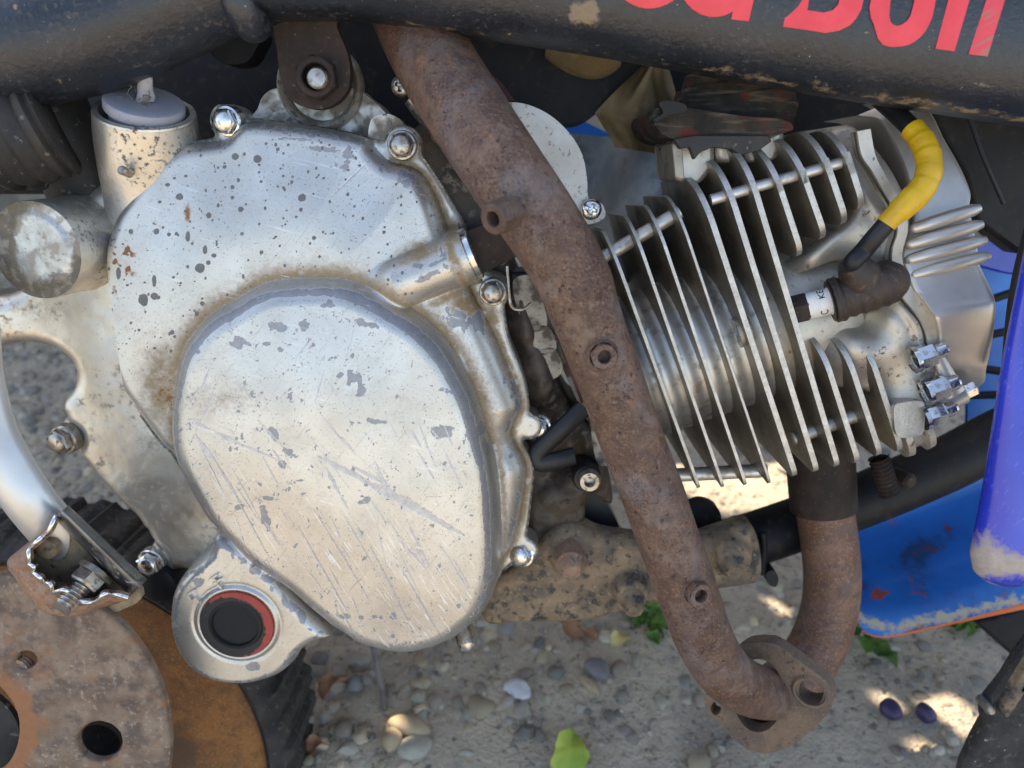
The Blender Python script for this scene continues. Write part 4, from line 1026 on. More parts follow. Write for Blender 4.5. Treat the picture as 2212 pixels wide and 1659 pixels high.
# upper crankcase seen between cover and pipe
mb = MB()
mb.tube(SP([(880, 300, 0.040), (960, 400, 0.040), (1040, 500, 0.040)], n=10), L(62, 950, 400, .04), 28)
build(mb, 'crankcase_top', M_dirtycase, lugo)
for k, (a, b, r) in enumerate([((940, 330), (985, 372), 24), ((960, 390), (1060, 470), 30), ((985, 430), (1100, 560), 24), ((915, 225), (990, 290), 26)]):
    build(MB().tube(SP([(a[0], a[1], 0.034), (b[0], b[1], 0.034)], n=6), L(r, *a, 0.034), 22), 'casting_rib', M_silvercase, lugo, bevel=0.001)
def pan_screw(u, v, y, rpx, parent, mat, ax=NY, name='screw'):
    """pan head screw with a real cross recess"""
    c = P(u, v, y); r = L(rpx, u, v, y); ax = nrm(ax)
    s = nrm(np.cross(ax, (0.3, 0, 1))); w = np.cross(s, ax)
    rings = []
    for rr in np.linspace(1, 0.02, 22):
        ring = []
        for a in np.linspace(0, 2 * math.pi, 56, endpoint=False):
            x, z = rr * math.cos(a), rr * math.sin(a)
            hgt = 0.62 * math.sqrt(max(0, 1 - rr ** 2.4)) + 0.06
            arm = min(max(abs(x) / 0.55, abs(z) / 0.15), max(abs(z) / 0.55, abs(x) / 0.15))
            hgt -= 0.42 * float(sstep(1.15, 0.7, arm))
            ring.append(c + r * (x * s + z * w + hgt * ax))
        rings.append(ring)
    base = [c + r * (math.cos(a) * s + math.sin(a) * w) * 1.0 - ax * r * 0.3 for a in np.linspace(0, 2 * math.pi, 56, endpoint=False)]
    return build(MB().grid([base] + rings, closed=True), name, mat, parent, smooth=60)
build(MB().lathe(P(692, 186, 0.028), NY, [(-0.004, L(60, y=.03)), (0.004, L(72, y=.03)), (0.006, L(77, y=.03)), (0.004, L(81, y=.03)), (-0.004, L(84, y=.03))], 60), 'lug_rim', M_silvercase, lugo)
pan_screw(868, 186, 0.028, 23, lugo, M_bolt)
pan_screw(952, 292, 0.028, 23, lugo, M_bolt)
build(MB().lathe(P(900, 215, 0.032), nrm((0.6, 0, -0.8)), [(-0.002, L(26)), (0.02, L(26)), (0.021, L(20)), (0.03, L(20))], 24), 'cable_end', M_bolt, lugo)
# starter cover behind the pipe
st = spline(np.array(poly([(1040, 300), (1060, 240), (1095, 222), (1140, 226), (1190, 250), (1232, 290), (1258, 335), (1268, 385), (1272, 430), (1300, 440), (1306, 470), (1270, 485), (1230, 480), (1130, 520), (1040, 460)], 0.030)), 90, True)
sto = build(MB().prism(st, (0, 0.035, 0)), 'starter_cover', M_starter, bevel=0.006, label='pale grey round starter cover behind the exhaust pipe')
pan_screw(1277, 452, 0.028, 23, sto, M_chrome)
# blue and grey panels further back
build(MB().prism(poly([(1190, 240), (1262, 262), (1340, 300), (1330, 330), (1200, 330)], 0.24), (0, 0.004, 0)), 'tank_panel', M_blueshroud, label='patch of bright blue plastic behind the starter cover')
rows = []
for i, v0 in enumerate(np.linspace(0, 1, 12)):
    rows.append([P(1200 + 330 * t, 285 + 30 * t + v0 * (330 - 40 * t), 0.15 + 0.03 * math.sin(3 * v0 + 5 * t) + 0.01 * math.sin(9 * t)) for t in np.linspace(0, 1, 14)])
rows = np.array(rows); b_ = rows + np.array([0, 0.004, 0])
mb = MB().grid(rows).grid(b_)
build(mb, 'inner_panel', M_greypanel, smooth=80, label='dusty blue grey panel seen between starter cover and fins')
cl = []
for i, v0 in enumerate(np.linspace(0, 1, 16)):
    l_ = (1330 - 0.0 * v0, 1275); 
    row = []
    for t in np.linspace(0, 1, 16):
        xl = np.interp(v0, [0, 0.35, 0.6, 1], [1400, 1330, 1285, 1330]); xr = np.interp(v0, [0, 0.5, 1], [1440, 1470, 1475])
        yy = np.interp(v0, [0, 1], [130, 318]) + 22 * t * v0
        row.append(P(xl + (xr - xl) * t, yy, 0.095 + 0.006 * math.sin(7 * t + 3 * v0) + 0.004 * math.sin(15 * t - 6 * v0)))
    cl.append(row)
cl = np.array(cl)
build(MB().grid(cl).grid(cl + np.array([0, 0.0015, 0])), 'air_filter_cover', M_cloth, smooth=80, label='beige stained fabric sleeve hanging behind the intake')
mb = MB().tube(SP([(1190, 90, 0.08), (1280, 120, 0.075), (1340, 120, 0.075)], n=14), [L(52) * math.sin(math.pi * (0.25 + 0.6 * i / 13)) for i in range(14)], 24)
build(mb, 'carburettor_bowl', M_cloth, smooth=60, label='dusty tan carburettor bowl under the frame')
build(MB().prism(poly([(1060, 160), (1085, 180), (1110, 215), (1085, 228), (1060, 210)], 0.09), (0, 0.003, 0)), 'red_strap', M_darkred)
# intake manifold
it = []
for i, t in enumerate(np.linspace(0, 1, 14)):
    c = P(1590 - 25 * t, 150 + 150 * t, 0.055); r = L(95 + 45 * math.sin(min(1, t * 1.4) * math.pi / 2), 1560, 230, 0.055)
    it.append([c + np.array([r * math.cos(a) * (1 + 0.05 * math.sin(4 * a + i)), 0.75 * r * math.sin(a), 0.14 * r * math.cos(a) + 0.004 * math.sin(i * 2.2)]) for a in np.linspace(0, 2 * math.pi, 32, endpoint=False)])
mani = build(MB().grid(it, closed=True), 'intake_manifold', M_tape, smooth=70, label='taped grimy intake manifold between frame and head')
mb = MB().prism(spline(np.array(poly([(1412, 240), (1440, 228), (1480, 232), (1600, 250), (1690, 258), (1712, 280), (1640, 298), (1540, 304), (1455, 300), (1418, 275)], 0.012)), 40, True), (0, 0.08, 0))
build(mb, 'intake_flange', M_tape, mani, bevel=0.002)
jag = [(1455, 300), (1470, 322), (1490, 318), (1500, 345), (1512, 330), (1540, 318), (1580, 322), (1600, 335), (1640, 325), (1668, 305), (1660, 292), (1500, 292)]
build(MB().prism(poly(jag, 0.010), (0, 0.006, 0)), 'torn_gasket', M_rubber, mani, bevel=0.0006)
mb = MB().prism(spline(np.array(poly([(1424, 222), (1450, 218), (1480, 226), (1480, 242), (1440, 250), (1420, 262), (1412, 258), (1432, 244)], 0.006)), 36, True), (0, 0.012, 0))
build(mb, 'hose_clamp', M_dark, mani)
for q in [[(1452, 300), (1458, 385), (1512, 400), (1545, 360), (1545, 300)], [(1545, 300), (1548, 350), (1600, 352), (1612, 300)], [(1606, 318), (1612, 352), (1680, 345), (1700, 288), (1680, 280)]]:
    build(MB().prism(poly(q, 0.022), (0, 0.06, 0)), 'intake_port', M_head, mani, bevel=0.003)
build(MB().prism(poly([(1450, 305), (1458, 390), (1480, 395), (1474, 305)], 0.016), (0, 0.05, 0)), 'intake_port', M_fin, mani, bevel=0.002)

# ------------------------------------------------------------------ exhaust
EX = [(868, -20, 0.055), (928, 113, 0.024), (1015, 255, -0.010), (1093, 374, -0.034), (1170, 485, -0.042), (1235, 595, -0.046), (1263, 672, -0.047), (1292, 752, -0.047), (1317, 815, -0.047), (1346, 899, -0.046), (1377, 983, -0.046), (1410, 1067, -0.047),
      (1440, 1155, -0.048), (1468, 1231, -0.048), (1492, 1300, -0.047), (1518, 1372, -0.045), (1550, 1432, -0.041), (1592, 1474, -0.032), (1640, 1494, -0.016), (1690, 1498, 0.006)]
expath = SP(EX, n=170)
rad = [np.dot(p - CB, FWD) / FPX * 72.0 for p in expath]
rad = np.interp(np.arange(170), [0, 10, 20, 60, 90, 120, 170], [L(77, y=0.05), L(78, y=0.025), L(78, y=-.0), L(71, y=-.045), L(70, y=-.045), L(70.5, y=-.046), L(64, y=-.03)])
rad = rad * (1 + 0.012 * np.exp(-((np.arange(170) - 47) / 1.5) ** 2))
pipe = build(MB().tube(expath, rad, 56, caps=False), 'exhaust_pipe', M_rustpipe, smooth=60, label='rusty brown exhaust pipe crossing in front of the engine')
def weldnut(u, v, ax, r, hole, hgt, yy=-0.066, mat=M_rustpipe, seat=0.005):
    p = P(u, v, yy); a = nrm(ax)
    m = MB(); m.lathe(p - a * seat, a, [(0, r * 1.35), (seat * 0.7, r * 1.18), (seat, r * 1.02)], 28)
    m.hexa(p - a * 0.001, a, [(0, r * 1.02), (hgt * 0.9, r), (hgt, r * 0.93)], phase=0.35)
    m.lathe(p, a, [(hgt * 0.98, r * 0.9), (hgt, r * 0.8), (hgt, hole * 1.1), (hgt * 0.85, hole), (-hgt * 0.8, hole), (-hgt * 0.8, 0)], 28)
    return build(m, 'weld_nut', mat, pipe, smooth=25)
weldnut(1303, 769, (0.10, -1, 0.05), L(29, y=-.06), L(14.5, y=-.06), 0.0035)
weldnut(1504, 1279, (0.28, -1, 0.1), L(30, y=-.06), L(15, y=-.06), 0.0055, yy=-0.064)
# flange on the pipe's end
fn = nrm((-0.50, -0.86, -0.03)); fp = P(1660, 1506, -0.014)
FLO = [(1608, 1395), (1632, 1389), (1656, 1389), (1682, 1396), (1755, 1449), (1787, 1474), (1798, 1495), (1799, 1516), (1786, 1545), (1731, 1597), (1690, 1620), (1649, 1628), (1611, 1616), (1575, 1588), (1547, 1558), (1527, 1532), (1520, 1512), (1530, 1494), (1556, 1470), (1580, 1420)]
fo = spline(np.array([PP(u, v, fp, fn) for u, v in FLO]), 70, True)
hole = [PP(*q, fp, fn) for q in arcp(1638, 1503, 54, 79, 0, 360, 40)[:-1]]
h1 = [PP(*q, fp, fn) for q in arcp(1752, 1494, 27, 33, 0, 360, 24)[:-1]]
h2_ = [PP(*q, fp, fn) for q in arcp(1546, 1531, 11, 14, 0, 360, 18)[:-1]]
flg = build(MB().prism(fo, -fn * 0.010, [hole, h1, h2_]), 'exhaust_flange', M_flange, bevel=0.0016, smooth=30, label='rusty oval flange plate loose on the pipe end')
hc = np.mean(h1, axis=0); hr = np.linalg.norm(np.array(h1) - hc, axis=1).mean()
build(MB().lathe(hc, fn, [(-0.012, hr * 0.93), (0.0016, hr * 0.95), (0.0018, hr * 1.12), (-0.0005, hr * 1.34)], 32), 'flange_bush', M_flange, flg)
# elbow from the head's port down to the flange
EL = [(1775, 1000, 0.052), (1780, 1090, 0.050), (1790, 1160, 0.048), (1797, 1231, 0.046), (1795, 1295, 0.044), (1781, 1355, 0.041), (1758, 1408, 0.037), (1722, 1458, 0.028), (1680, 1494, 0.014), (1650, 1505, 0.002)]
elb = build(MB().tube(SP(EL, n=80), L(59, 1790, 1230, 0.046), 44, caps=False), 'exhaust_elbow', M_rustpipe2, smooth=60, label='rusty elbow pipe dropping from the cylinder head')
ca, cb = P(1771, 985, 0.052), P(1779, 1098, 0.050)
build(MB().lathe(cb, nrm(ca - cb), [(-0.001, L(60, 1779, 1098, .05)), (0, L(69, 1779, 1098, .05)), (0.034, L(71, 1779, 1000, .05)), (0.05, L(71, 1779, 1000, .05))], 44), 'collar', M_mount, elb, label='dark collar at the top of the elbow')

# ------------------------------------------------------------------ cylinder, fins, head
YF = -0.002
FB_ = 0.135
def fin_mesh(top, bot, th, yf=YF, yb=FB_, rt=0.030, rbm=0.012, cut=None):
    """plate between two pixels of its front edge, running back to depth yb; edge faces take material 1"""
    a = P(top[0], top[1], yf); b = P(bot[0], bot[1], yf)
    d = nrm(b - a); ln = np.linalg.norm(b - a); dep = yb - yf
    nn = nrm(np.cross(d, (0, 1, 0)))
    pts = []
    def corner(cx, cy, r, a0): return [(cx + r * math.cos(t), cy + r * math.sin(t)) for t in np.linspace(a0, a0 + math.pi / 2, 9)]
    pts += corner(rt, rt, rt, math.pi)
    pts += [(ln * k, 0) for k in (0.3, 0.5, 0.7)]
    pts += corner(ln - rbm, rbm, rbm, 1.5 * math.pi)
    pts += [(ln, dep * 0.6), (ln - 0.004, dep), (rt * 1.5, dep), (0.002, dep * 0.75)]
    p3 = [a + d * s + np.array([0, 1, 0]) * q for s, q in pts]
    p3 = [p - nn * th / 2 for p in p3]
    m = MB(); N = len(p3); allp = np.vstack([p3, np.array(p3) + nn * th])
    tris = tessellate_polygon([[Vector(p) for p in p3]])
    m.add(allp, [tuple(t) for t in tris] + [tuple(i + N for i in t[::-1]) for t in tris])
    base = m.n - 2 * N
    for i in range(N):
        m.f.append([base + i, base + (i + 1) % N, base + (i + 1) % N + N, base + i + N]); m.mi.append(1)
    return m
def axis_pt(v_lo, v_hi, u, t): return None
CY0, CY1 = P(1240, 842, 0.062), P(1600, 712, 0.062)
caxd = nrm(CY1 - CY0)
prof = []
for i, t in enumerate(np.linspace(0.034, 0.125, 90)):
    prof.append((t, 0.0490 + 0.0007 * math.cos(t * 2 * math.pi / 0.0136)))
barrel = build(MB().lathe(CY0, caxd, [(0.034, 0.03)] + prof + [(0.125, 0.03)], 72, start=(0, -1, 0)), 'cylinder_barrel', M_barrel, smooth=60, label='finned aluminium cylinder barrel behind the exhaust pipe')
CF = [((1312, 505), (1513, 1060)), ((1362, 470), (1565, 1058)), ((1408, 447), (1614, 1054)), ((1456, 425), (1666, 1050))]
for a, b in CF:
    build(fin_mesh(a, b, 0.0019, rt=0.024, rbm=0.006), 'fin', [M_fin, M_finedge], barrel, bevel=0.0005, smooth=30)
build(fin_mesh((1250, 530), (1462, 1058), 0.0019, rt=0.024, rbm=0.006), 'fin', [M_fin, M_finedge], barrel, bevel=0.0005, smooth=30)
def rib(p, q, rpx, parent, y, mat=M_barrel, flat=None):
    return build(MB().tube([P(p[0], p[1], y), P((p[0] + q[0]) / 2, (p[1] + q[1]) / 2, y), P(q[0], q[1], y)], L(rpx, *p, y), 18), 'rib', mat, parent, smooth=60)
rib((1230, 600), (1468, 458), 15, barrel, 0.022)
rib((1390, 1030), (1655, 1016), 15, barrel, 0.026)
headR = P(1740, 690, 0.065)
HF_ = [((1508, 385), (1722, 1036), 0.046), ((1556, 345), (1768, 1026), 0.046), ((1604, 318), (1813, 1015), 0.046)]
mbh = MB().lathe(CY0 + caxd * 0.122, caxd, [(0, 0.03), (0, 0.050), (0.045, 0.050), (0.055, 0.045), (0.055, 0.02)], 60, start=(0, -1, 0))
head = build(mbh, 'cylinder_head', M_head, smooth=40, label='cast aluminium cylinder head with thick scuffed fins')
for (a, b, w) in HF_:
    build(fin_mesh(a, b, 0.0033, rt=0.027, rbm=0.008, yf=-0.004), 'fin', [M_fin, M_finedge], head, bevel=0.0009, smooth=30)
for a, b in [((1656, 315), (1735, 556)), ((1708, 297), (1786, 518)), ((1762, 280), (1832, 486)), ((1812, 275), (1868, 452))]:
    build(fin_mesh(a, b, 0.0033, rt=0.026, rbm=0.010, yf=-0.002, yb=0.11), 'fin', [M_fin, M_finedge], head, bevel=0.0009, smooth=30)
for a, b in [((1772, 738), (1858, 1008)), ((1822, 738), (1906, 992)), ((1872, 738), (1951, 982))]:
    build(fin_mesh(a, b, 0.0033, rt=0.020, rbm=0.009, yf=-0.002, yb=0.12), 'fin', [M_fin, M_finedge], head, bevel=0.0009, smooth=30)
rib((1535, 432), (1815, 352), 12, head, 0.006)
rib((1620, 725), (1735, 688), 17, head, 0.020)
rib((1712, 948), (1872, 888), 15, head, 0.018)
build(MB().lathe(P(1590, 720, 0.012), caxd, [(0, L(10)), (0, L(34)), (0.007, L(34)), (0.009, L(28)), (0.009, 0)], 28), 'locating_boss', M_head, head)
# casting round the plug recess, down to the gasket face
HC = [(1690, 560), (1722, 575), (1760, 548), (1800, 515), (1840, 485), (1862, 450), (1868, 400), (1850, 335), (1842, 280), (1905, 262), (1945, 330), (1968, 400), (1978, 470), (1966, 530), (1962, 580), (1980, 622), (2008, 660), (2030, 705), (2036, 770), (2022, 800),
      (1998, 850), (1996, 900), (1996, 940), (1990, 968), (1962, 968), (1940, 930), (1900, 860), (1850, 850), (1800, 850), (1755, 820), (1730, 760), (1712, 690)]
CT = [(1690, 560, .030), (1740, 560, .016), (1800, 515, .012), (1850, 475, .012), (1875, 420, .018), (1860, 330, .03), (1900, 270, .045), (1935, 330, .03), (1955, 420, .016), (1965, 500, .010), (1955, 560, .010), (1740, 610, .022), (1770, 640, .026), (1800, 650, .026), (1830, 610, .022), (1800, 572, .018),
      (1855, 640, .020), (1760, 692, .026), (1850, 690, .022), (1770, 730, .020), (1800, 770, .010), (1850, 730, .004), (1920, 690, .004), (1970, 660, .006), (1900, 760, .002), (1960, 760, .002), (2015, 740, .006), (1960, 830, .002), (1965, 900, -.002), (1990, 900, -.001), (1970, 960, .012), (1900, 830, .010), (1820, 830, .018), (1720, 690, .030), (1720, 760, .030)]
hf3 = hf_for(HC, 0.005, 0.0009)
s3 = sdf(outline(HC, 0.008, 160), hf3.X, hf3.Z)
Y3 = rbf(CT, hf3.X, hf3.Z) + 0.004 * (1 - qround(-s3, 0.004))
rc_ = outline([(1690, 600), (1722, 598), (1762, 580), (1805, 566), (1850, 572), (1882, 600), (1886, 650), (1850, 676), (1800, 694), (1760, 706), (1726, 712), (1690, 705)], 0.02, 90)
Y3 += 0.080 * sstep(0.0020, -0.0080, sdf(rc_, hf3.X, hf3.Z))
gl = outline([(1850, 330), (1872, 345), (1905, 420), (1938, 500), (1930, 560), (1948, 630), (1985, 690), (2000, 760), (1975, 800), (1968, 760), (1950, 700), (1912, 640), (1895, 560), (1905, 505), (1872, 430)], 0.01, 90)
sg = sdf(gl, hf3.X, hf3.Z)
Y3 += -0.0030 * sstep(0.0015, -0.0025, sg)
hf3.make(s3, Y3, 0.125, 'head_casting', M_head, head, label='smooth casting round the spark plug recess')
# stub with the octagonal pad and spool at the lower end
oc = spline(np.array(poly([(1932, 880), (1948, 870), (1985, 866), (1998, 878), (1996, 930), (1980, 942), (1948, 946), (1934, 930)], -0.006)), 40, True)
build(MB().prism(oc, (0, 0.03, 0)), 'cast_pad', M_finedge, head, bevel=0.0016)
sp0, sp1 = P(1938, 945, 0.014), P(1996, 922, 0.014)
sd = nrm(sp1 - sp0); sl = np.linalg.norm(sp1 - sp0)
build(MB().lathe(sp0, sd, [(0, 0), (0, 0.013), (0.004, 0.0135), (0.006, 0.0095), (sl - 0.006, 0.0095), (sl - 0.004, 0.0135), (sl, 0.013), (sl, 0)], 36), 'stud_boss', M_head, head)
# chrome nuts along the gasket flange
for (u, v, r, y) in [(1978, 776, 27, -0.004), (2004, 846, 27, -0.008), (2000, 902, 24, -0.006)]:
    p = P(u, v, y); R = L(r, u, v, y)
    m = MB(); m.hexa(p, caxd, [(0, R * 0.92), (0.001, R), (0.0095, R), (0.0105, R * 0.92), (0.0105, R * .6)], phase=0.4)
    m.lathe(p, caxd, [(-0.002, R * 1.1), (0.0006, R * 1.1), (0.0008, R * 0.8)], 24)
    m.lathe(p + caxd * 0.010, caxd, [(0, R * 0.62), (0.0065, R * 0.62), (0.008, R * 0.5), (0.008, 0)], 24)
    build(m, 'chrome_nut', M_chrome, head, smooth=25)
# exhaust stud with real thread
def threaded(p, ax, r, length, pitch, mat, parent, name):
    ax = nrm(ax); s = nrm(np.cross(ax, (0.3, 1, 0))); w = np.cross(ax, s)
    nt = 20; turns = int(length / pitch); rows = []
    for i in range(turns * 8 + 1):
        t = i / 8 * pitch
        rows.append([p + ax * (t + pitch * a / (2 * math.pi)) + r * (1 + 0.10 * math.cos(2 * math.pi * i / 8)) * (math.cos(a) * s + math.sin(a) * w) for a in np.linspace(0, 2 * math.pi, nt, endpoint=False)])
    m = MB().grid(rows, closed=True); m.f.append(list(range(m.n - nt, m.n))); m.mi.append(0)
    return build(m, name, mat, parent, smooth=50)
threaded(P(1897, 985, 0.03), nrm(P(1921, 1062, 0.03) - P(1897, 985, 0.03)), L(21, y=.03), 0.027, 0.0030, M_mount, head, 'threaded_stud')

# ------------------------------------------------------------------ valve cover
LB = [(1850, 250), (1905, 262), (1942, 330), (1966, 400), (1976, 470), (1964, 505), (1951, 545), (1952, 566), (1960, 595), (1972, 623), (1998, 657), (2016, 682), (2024, 705), (2028, 735), (2028, 762), (2024, 790), (2018, 812), (2006, 840)]
RBp = [(1960, 205), (2012, 238), (2045, 300), (2080, 360), (2102, 412), (2101, 446), (2110, 490), (2118, 530), (2124, 572), (2138, 602), (2153, 636), (2157, 655), (2156, 690), (2151, 728), (2144, 765), (2136, 800), (2131, 828), (2100, 845)]
dep = [.045, .035, .026, .018, .012, .009, .006, .004, .002, .000, -.004, -.007, -.006, -.003, .000, .003, .010, .022]
Lr = spline(np.array([P(u, v, d) for (u, v), d in zip(LB, dep)]), 90); Rr = spline(np.array([P(u, v, d) for (u, v), d in zip(RBp, dep)]), 90)
rows = [Lr + np.array([0, 0.05, 0]), Lr + np.array([0, 0.004, 0]), Lr + (Rr - Lr) * 0.006 + np.array([0, 0.001, 0])]
for t in np.linspace(0.03, 0.93, 14): rows.append(Lr + (Rr - Lr) * t)
for t, q in [(0.96, .0006), (0.98, 0.002), (0.993, 0.0045), (1.0, 0.008), (1.0, 0.06)]: rows.append(Lr + (Rr - Lr) * t + np.array([0, q, 0]))
vc = build(MB().grid(rows), 'valve_cover', M_valve, smooth=50, label='satin valve cover with four cooling ridges')
SEAM = [(1850, 284), (1860, 335), (1882, 368), (1905, 409), (1928, 450), (1938, 498), (1927, 539), (1928, 578), (1946, 638), (1971, 670), (1990, 698), (2001, 728), (2003, 760), (1996, 800)]
FRB = [(1882, 278), (1893, 335), (1914, 378), (1940, 424), (1960, 468), (1962, 500), (1951, 542), (1953, 572), (1972, 622), (1998, 657), (2017, 686), (2026, 716), (2027, 760), (2020, 806)]
q0 = spline(np.array([P(u, v, -0.001) for u, v in SEAM]), 80); q1 = spline(np.array([P(u, v, 0.0005) for u, v in FRB]), 80)
fr_ = [q0 + np.array([0, 0.008, 0]), q0 + np.array([0, 0.0012, 0]), q0 * 0.94 + q1 * 0.06] + [q0 * (1 - t) + q1 * t for t in (0.25, 0.5, 0.75)] + [q0 * 0.05 + q1 * 0.95, q1 + np.array([0, 0.0014, 0]), q1 + np.array([0, 0.008, 0])]
build(MB().grid(np.array(fr_)), 'gasket_flange', M_head, vc, smooth=28)
build(MB().tube(spline(np.array([P(u - 3, v + 1, 0.0008) for u, v in SEAM]), 80), L(3.2), 8), 'head_gasket', M_rubber, vc, smooth=60)
for (a, b) in [((1966, 496), (2117, 449)), ((1956, 530), (2122, 484)), ((1955, 563), (2130, 518)), ((1963, 596), (2137, 552))]:
    q = [P(a[0] + (b[0] - a[0]) * t, a[1] + (b[1] - a[1]) * t, 0.0038 - 0.001 * t) for t in (0, .05, 0.3, 0.6, .9, 1.0)]
    build(MB().tube(q, [L(6), L(11), L(14), L(14), L(13), L(8)], 18), 'cooling_ridge', M_valve, vc, smooth=60)
bs0, bs1 = P(2040, 868, 0.004), P(2082, 848, 0.004)
m = MB().lathe(bs0, nrm(bs1 - bs0), [(-0.012, L(24)), (np.linalg.norm(bs1 - bs0) - 0.001, L(24)), (np.linalg.norm(bs1 - bs0), L(21)), (np.linalg.norm(bs1 - bs0), 0)], 30)
bcol = build(m, 'screw_boss', M_valve, vc)
m = MB().hexa(bs1, nrm(bs1 - bs0), [(0, L(17)), (0.006, L(17)), (0.007, L(14)), (0.007, 0)])
build(m, 'bolt', M_chrome, vc, smooth=25)
q = spline(np.array([P(u, v, -.002) for u, v in [(2026, 770), (2040, 800), (2052, 830), (2062, 850)]]), 14)
build(MB().tube(q, np.linspace(L(12), L(24), 14), 18, flat=0.5), 'cast_web', M_valve, vc, smooth=60)

# ------------------------------------------------------------------ spark plug, cap and lead
s0, s1_ = P(1744, 662, 0.006), P(1800, 648, 0.003)
sd = nrm(s1_ - s0); sl = np.linalg.norm(s1_ - s0)
rp = L(27, 1770, 655, .03)
plug = build(MB().lathe(s0, sd, [(0, rp * 0.6), (0, rp), (sl * 0.8, rp), (sl * 0.83, rp * 1.07), (sl * 0.9, rp * 1.07), (sl * 0.92, rp * 0.95), (sl * 0.98, rp), (sl * 1.1, rp * 0.9)], 40), 'spark_plug', M_ceram, label='white ceramic spark plug with small black letters')
build(MB().hexa(s0 - sd * 0.010, sd, [(0, rp * 1.15), (0.0095, rp * 1.15), (0.0105, rp * 1.0), (0.0105, 0)]), 'plug_hexagon', M_mount, plug, smooth=25)
def on_plug(t, ang):
    rr = rp * 1.004; s = nrm(np.cross(sd, (0, 0, 1))); w = np.cross(sd, s); 
    fr_ = nrm(NY - sd * np.dot(NY, sd)); upw = np.cross(sd, fr_)
    return s0 + sd * t + rr * (math.cos(ang) * fr_ + math.sin(ang) * upw)
def plug_text(lines, t0, a0, sc):
    m = MB()
    for pl in lines:
        pts_ = [on_plug(t0 + y_ * sc, a0 + x_ * sc / rp) for x_, y_ in pl]
        m.tube(spline(np.array(pts_), 14) if len(pl) > 2 else np.array([pts_[0], (pts_[0] + pts_[1]) / 2, pts_[1]]), 0.00032, 6)
    return m
Cst = [[(0.9, 0.1 - 0.0), (0.6, -0.05), (0.2, 0.1), (0.0, 0.5), (0.2, 0.9), (0.6, 1.05), (0.9, 0.9)]]
Kst = [[(0, 0), (0, 1)], [(0.8, 0), (0.05, 0.5)], [(0.05, 0.5), (0.8, 1)]]
Est = [[(1.2, 0), (1.2, 1)], [(1.2, 0), (1.9, 0)], [(1.2, 0.5), (1.7, 0.5)], [(1.2, 1), (1.9, 1)]]
build(plug_text([[(-a_, b_) for a_, b_ in l_] for l_ in Cst], sl * 0.42, 0.78, 0.0034), 'printed_letter', M_ink, plug)
build(plug_text([[(-a_, b_) for a_, b_ in l_] for l_ in Kst + Est], sl * 0.44, -0.62, 0.0032), 'printed_letter', M_ink, plug)
BT = [(1793, 651, .003), (1815, 645, .002), (1850, 634, .000), (1885, 622, -.002), (1915, 610, -.002), (1938, 605, .002)]
boot = build(MB().tube(SP(BT, n=44), [L(44)] + [L(np.interp(i, [0, 1, 3, 8, 10, 24, 30, 36, 42], [40, 47, 48, 47, 44, 45, 47, 44, 30])) * (1 + (0.012 if i < 6 else 0.035) * math.sin(i * 1.15)) for i in range(42)] + [L(14)], 36), 'plug_cap', M_boot, smooth=60, label='brown dusty rubber spark plug cap')
build(MB().tube(SP([(1878, 628, .000), (1862, 604, -.003), (1848, 582, -.006), (1838, 568, -.008)], n=16), [L(np.interp(i, [0, 6, 12, 15], [46, 42, 32, 26])) for i in range(16)], 30), 'cap_neck', M_boot, boot, smooth=60)
LD = [(1838, 572, -.010), (1846, 562, -.012), (1865, 542, -.010), (1885, 518, -.013), (1905, 495, -.015), (1925, 472, -.016), (1960, 440, -.016), (1988, 412, -.015), (2006, 375, -.012), (2004, 335, -.006), (1988, 300, .001), (1962, 270, .009), (1930, 240, .02), (1890, 205, .03)]
lp = SP(LD, n=120)
lead = build(MB().tube(lp, L(19, y=-.01), 26), 'plug_lead', M_wire, smooth=60, label='black spark plug lead partly wrapped in yellow tape')
tp = lp[41:99]
build(MB().tube(tp, [L(np.interp(i, [0, 8, 9, 19, 20, 27, 28, 34, 35, 42, 43, 50, 51, 57], [20, 20.5, 23.5, 27, 25, 26, 24, 25.5, 23.5, 25, 23, 24.5, 22.5, 23])) * (1 + 0.014 * math.sin(i * 0.9 + 2 * math.sin(i * 0.37))) for i in range(len(tp))], 30), 'tape_wrap', M_yellow, lead, smooth=60, label='wrinkled yellow tape round the lead')

# ------------------------------------------------------------------ front of the crankcase, between cover and pipe
KC = [(1050, 560), (1100, 560), (1135, 640), (1180, 760), (1235, 880), (1275, 910), (1310, 1000), (1320, 1080), (1270, 1060), (1262, 1110), (1255, 1160), (1190, 1200), (1090, 1260), (1060, 1200), (1060, 800)]
hf4 = hf_for(KC, 0.05, 0.0011)
s4 = sdf(outline(KC, 0.05, 140), hf4.X, hf4.Z)
Y4 = 0.040 + 0.006 * (1 - qround(-s4, 0.006)) + 0.010 * (fbm(hf4.X * 55, hf4.Z * 55, 3, 8) - 0.5)
for (u, v, r, d) in [(1135, 640, 40, .016), (1140, 700, 36, .012), (1165, 775, 52, .016), (1170, 830, 36, .008), (1290, 935, 40, .012), (1230, 990, 30, -.012), (1260, 1010, 34, .012), (1200, 1080, 60, .006)]:
    c = P(u, v, .05); Y4 -= d * np.exp(-(((hf4.X - c[0]) ** 2 + (hf4.Z - c[2]) ** 2) / L(r, u, v, .05) ** 2))
kc = hf4.make(s4, Y4, 0.12, 'crankcase_front', M_dirtycase, label='oily mud caked crankcase front right of the clutch cover')
